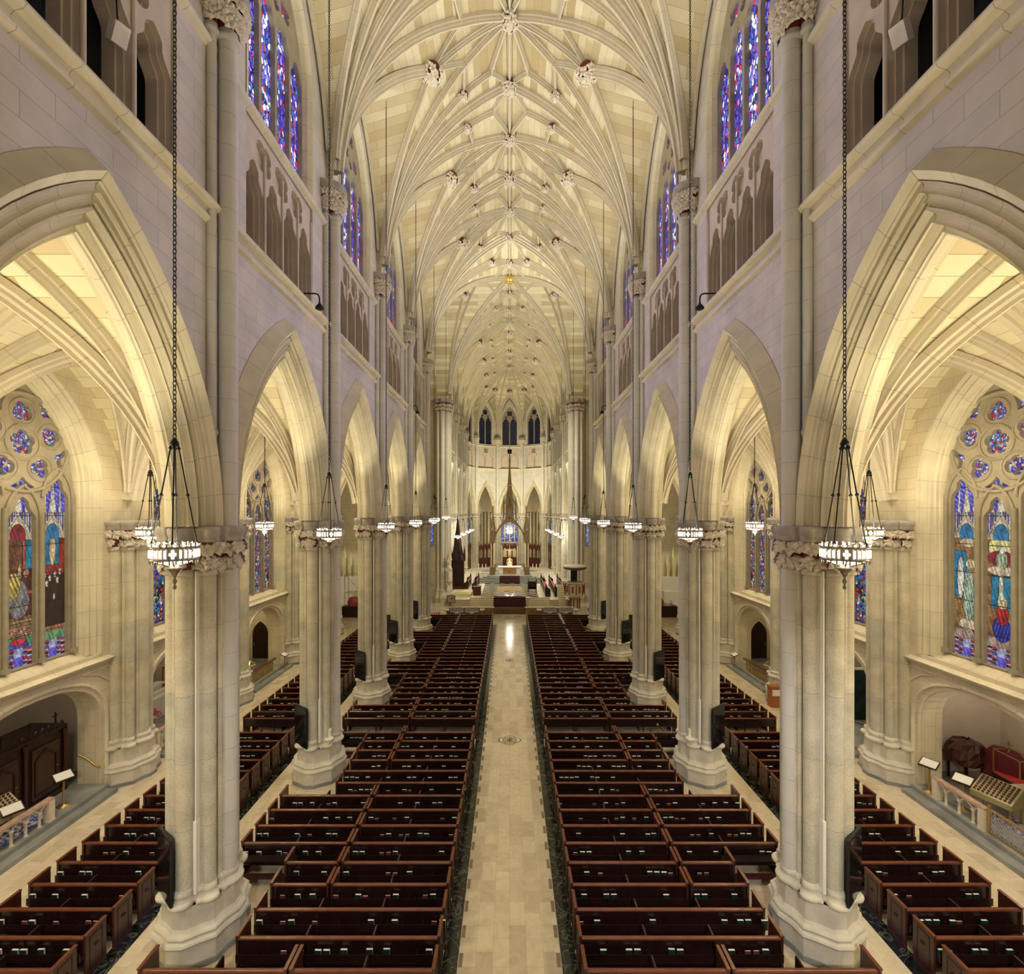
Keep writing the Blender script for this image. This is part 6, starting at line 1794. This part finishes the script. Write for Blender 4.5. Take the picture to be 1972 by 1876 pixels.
mb = MB(); mb.lathe([(0, 4.3), (.6, 4.3), (1.15, 4.42), (1.25, 4.55), (1.22, 4.7), (1.1, 4.74), (0.0, 4.8)], n=20); mb.build('sounding_board', plain('bronze_board', (0.12, 0.09, 0.06), 0.4), t)
mb = MB(); mb.lathe([(1.24, 4.66), (1.26, 4.74), (1.1, 4.80), (0, 4.83)], n=20); mb.build('pale_rim', M_BALU, t)
mb = MB()
for j in range(8): mb.box(-1.6-.25*0, -0.9, .5+.3*j, .8+.3*j, 0, .9+.22*0+.0+0.2*j)
mb.build('stair', M_SANCT, t)
# statue on the left crossing pier
t = thing('saint_statue', (-6.85, 55.35, 2.5), 'white robed stone statue on a bracket against the left crossing pier', 'statue')
mb = MB(); mb.lathe([(.05, -.4), (.2, -.15), (.32, 0), (.32, .08)], n=10); mb.build('bracket', M_SANCT, t)
mb = MB()
P = []
prof = [(.26, .08, 0), (.25, .5, .02), (.22, 1.0, 0), (.24, 1.35, -.02), (.27, 1.6, 0), (.2, 1.78, 0), (.08, 1.84, 0), (.075, 1.9, 0), (.12, 1.98, 0), (.13, 2.08, 0), (.1, 2.2, 0), (.0, 2.25, 0)]
for r, z, dx in prof: P.append([(dx+r*cos(2*pi*j/20)*(1+.10*sin(5*2*pi*j/20)*(1 if z < 1.6 else 0)), r*.8*sin(2*pi*j/20), z) for j in range(20)])
mb.grid(P, closed=True); mb.tube([(-.24, 0, 1.6), (-.3, -.1, 1.3), (-.1, -.25, 1.2)], [.08, .07, .05], 8); mb.tube([(.24, 0, 1.6), (.3, -.12, 1.35), (.15, -.28, 1.45)], [.08, .07, .05], 8)
mb.build('robed_figure', M_ALTAR, t)
mb = MB(); mb.lathe([(.35, 2.5), (.3, 2.6), (.12, 3.2), (0, 3.6)], n=6, smooth=False); mb.build('canopy', M_SANCT, t)
# throne canopy, left
t = thing('bishop_throne', (-6.2, 58.35, ZS), 'tall dark carved throne with pinnacled canopy left of the choir', 'throne')
mb = MB(); mb.box(-.7, .7, -.7, -.6, 2.6, 3.8); mb.box(-.7, .7, .6, .7, 0, 3.8); mb.box(-.7, -.6, -.7, .7, 2.6, 3.8)
mb.lathe([(.85, 3.8), (.8, 4.2), (.5, 5.2), (.4, 6.4), (.2, 7.6), (0, 9.4)], n=6, smooth=False)
for q in range(6): a = q*pi/3; mb.lathe([(.12, 3.7), (.1, 4.9), (0, 5.6)], .8*cos(a), .8*sin(a), 5); mb.lathe([(.08, 3.8), (0, 3.2)], .75*cos(a+.5), .75*sin(a+.5), 5)
mb.build('pinnacled_canopy', M_CHAPWOOD, t)
mb = MB(); mb.box(-.6, .6, 0, .6, .3, .6); mb.box(-.7, .7, -.6, .7, 0, .3); mb.build('seat', M_SCREENW, t)
# easel picture and candle table, left front
t = thing('picture_easel', (-6.1, 50.9, 0), 'small framed colourful picture on an easel left of the sanctuary steps', 'easel')
mb = MB(); mb.box(-.42, .42, -.03, .03, .95, 1.75); mb.build('frame', M_CHAPWOOD, t)
mb = MB(); mb.box(-.36, .36, -.04, -.03, 1.01, 1.69); mb.build('picture', plain('soft_picture', (0.45, 0.36, 0.25), 0.5, noise=0.8, scale=5), t)
mb = MB(); mb.tube([(-.3, 0, 0), (0, .05, 1.9)], .025, 6); mb.tube([(.3, 0, 0), (0, .05, 1.9)], .025, 6); mb.tube([(0, .5, 0), (0, .05, 1.9)], .025, 6); mb.build('easel_legs', M_CHAPWOOD, t)
t = thing('candle_table', (-7.3, 47.6, 0), 'small table of tall red and white candles beside the fifth left pier', 'table')
mb = MB(); mb.box(-.5, .5, -.3, .3, .7, .76)
for a in (-.45, .45):
    for b in (-.25, .25): mb.box(a-.03, a+.03, b-.03, b+.03, 0, .7)
mb.build('table', M_BALU, t)
mb = MB()
for j in range(5): mb.lathe([(.05, .1), (.05, .68), (0, .7)], -.4+.2*j, -.36, 8)
mb.build('red_columns', M_REDSEAT, t)
t = thing('bronze_ornament', (7.9, 48.6, 0), 'dark bronze scrolled ornament on the floor below the pulpit', 'ornament')
mb = MB(); mb.tube([(0, 0, 0), (.25, .1, .4), (-.1, 0, .7), (.2, 0, 1.1), (.5, 0, 1.2)], [.12, .1, .08, .06, .03], 8); mb.tube([(.1, 0, .3), (.5, 0, .5), (.7, 0, .3)], [.06, .05, .03], 8); mb.build('scroll', M_BRONZE, t)
# transept altars
for sx, side in ((-1, 'left'), (1, 'right')):
    t = thing('transept_altar', (sx*18.9, 56.2, 0), 'pale yellow pinnacled altar in the %s transept, seen down the side aisle' % side, 'altar')
    mb = MB(); mb.box(-1.3, 1.3, -.6, .3, 0, 1.4); mb.box(-1.5, 1.5, -.4, .4, 1.4, 3.0); mb.build('altar_block', M_ALTAR, t)
    mb = MB()
    for j in range(5): mb.box(-1.4+.66*j-.12, -1.4+.66*j+.12, -.3, .3, 3.0, 4.4+(.8 if j == 2 else 0)); mb.lathe([(.2, 4.4+(.8 if j == 2 else 0)), (0, 5.8+(.8 if j == 2 else 0))], -1.4+.66*j, 0, 5, smooth=False)
    mb.build('pinnacles', plain('pale_yellow_stone_%s' % side, (0.72, 0.66, 0.34), 0.6), t)
    lamp('transept_altar_spot', 'SPOT', (sx*18, 51, 9), 500, CREAM, 0.2, (sx*18.9, 56.2, 3), 50, 0.6)
t = thing('scaffold', (-16.3, 51.5, 0), 'grey metal scaffold frame standing in the left transept', 'scaffold')
mb = MB()
for a in (-.9, .9):
    for b in (-.6, .6): mb.tube([(a, b, 0), (a, b, 3.9)], .03, 6)
for z in (.6, 2.0, 3.9):
    for b in (-.6, .6): mb.tube([(-.9, b, z), (.9, b, z)], .03, 6)
    for a in (-.9, .9): mb.tube([(a, -.6, z), (a, .6, z)], .03, 6)
mb.tube([(-.9, -.6, 3.9), (.9, -.6, 2.0)], .025, 6); mb.tube([(-.9, .6, 2.0), (.9, .6, .6)], .025, 6)
mb.build('tubes', plain('scaffold_steel', (0.45, 0.44, 0.38), 0.4, 0.5), t)
for sx, side in ((-1, 'left'), (1, 'right')):
    t = thing('stacked_crate', (sx*15.2, 48.8, 0), 'dark crate with wrapped bundles standing at the end of the %s side aisle' % side, 'crate')
    mb = MB(); mb.box(-1.4, 1.4, -.5, .5, 0, 1.1); mb.build('crate', M_CHAPWOOD, t)
    mb = MB(); mb.lathe([(.5, 1.1), (.6, 1.5), (.4, 1.9), (0, 2.0)], -.4, 0, 9, smooth=False); mb.build('red_bundle', plain('red_bundle_%s' % side, (0.35, 0.06, 0.05), 0.7), t)
    mb = MB(); mb.lathe([(.4, 1.1), (.5, 1.4), (.3, 1.7), (0, 1.75)], .6, 0, 9, smooth=False); mb.build('white_bundle', M_WHITE, t)
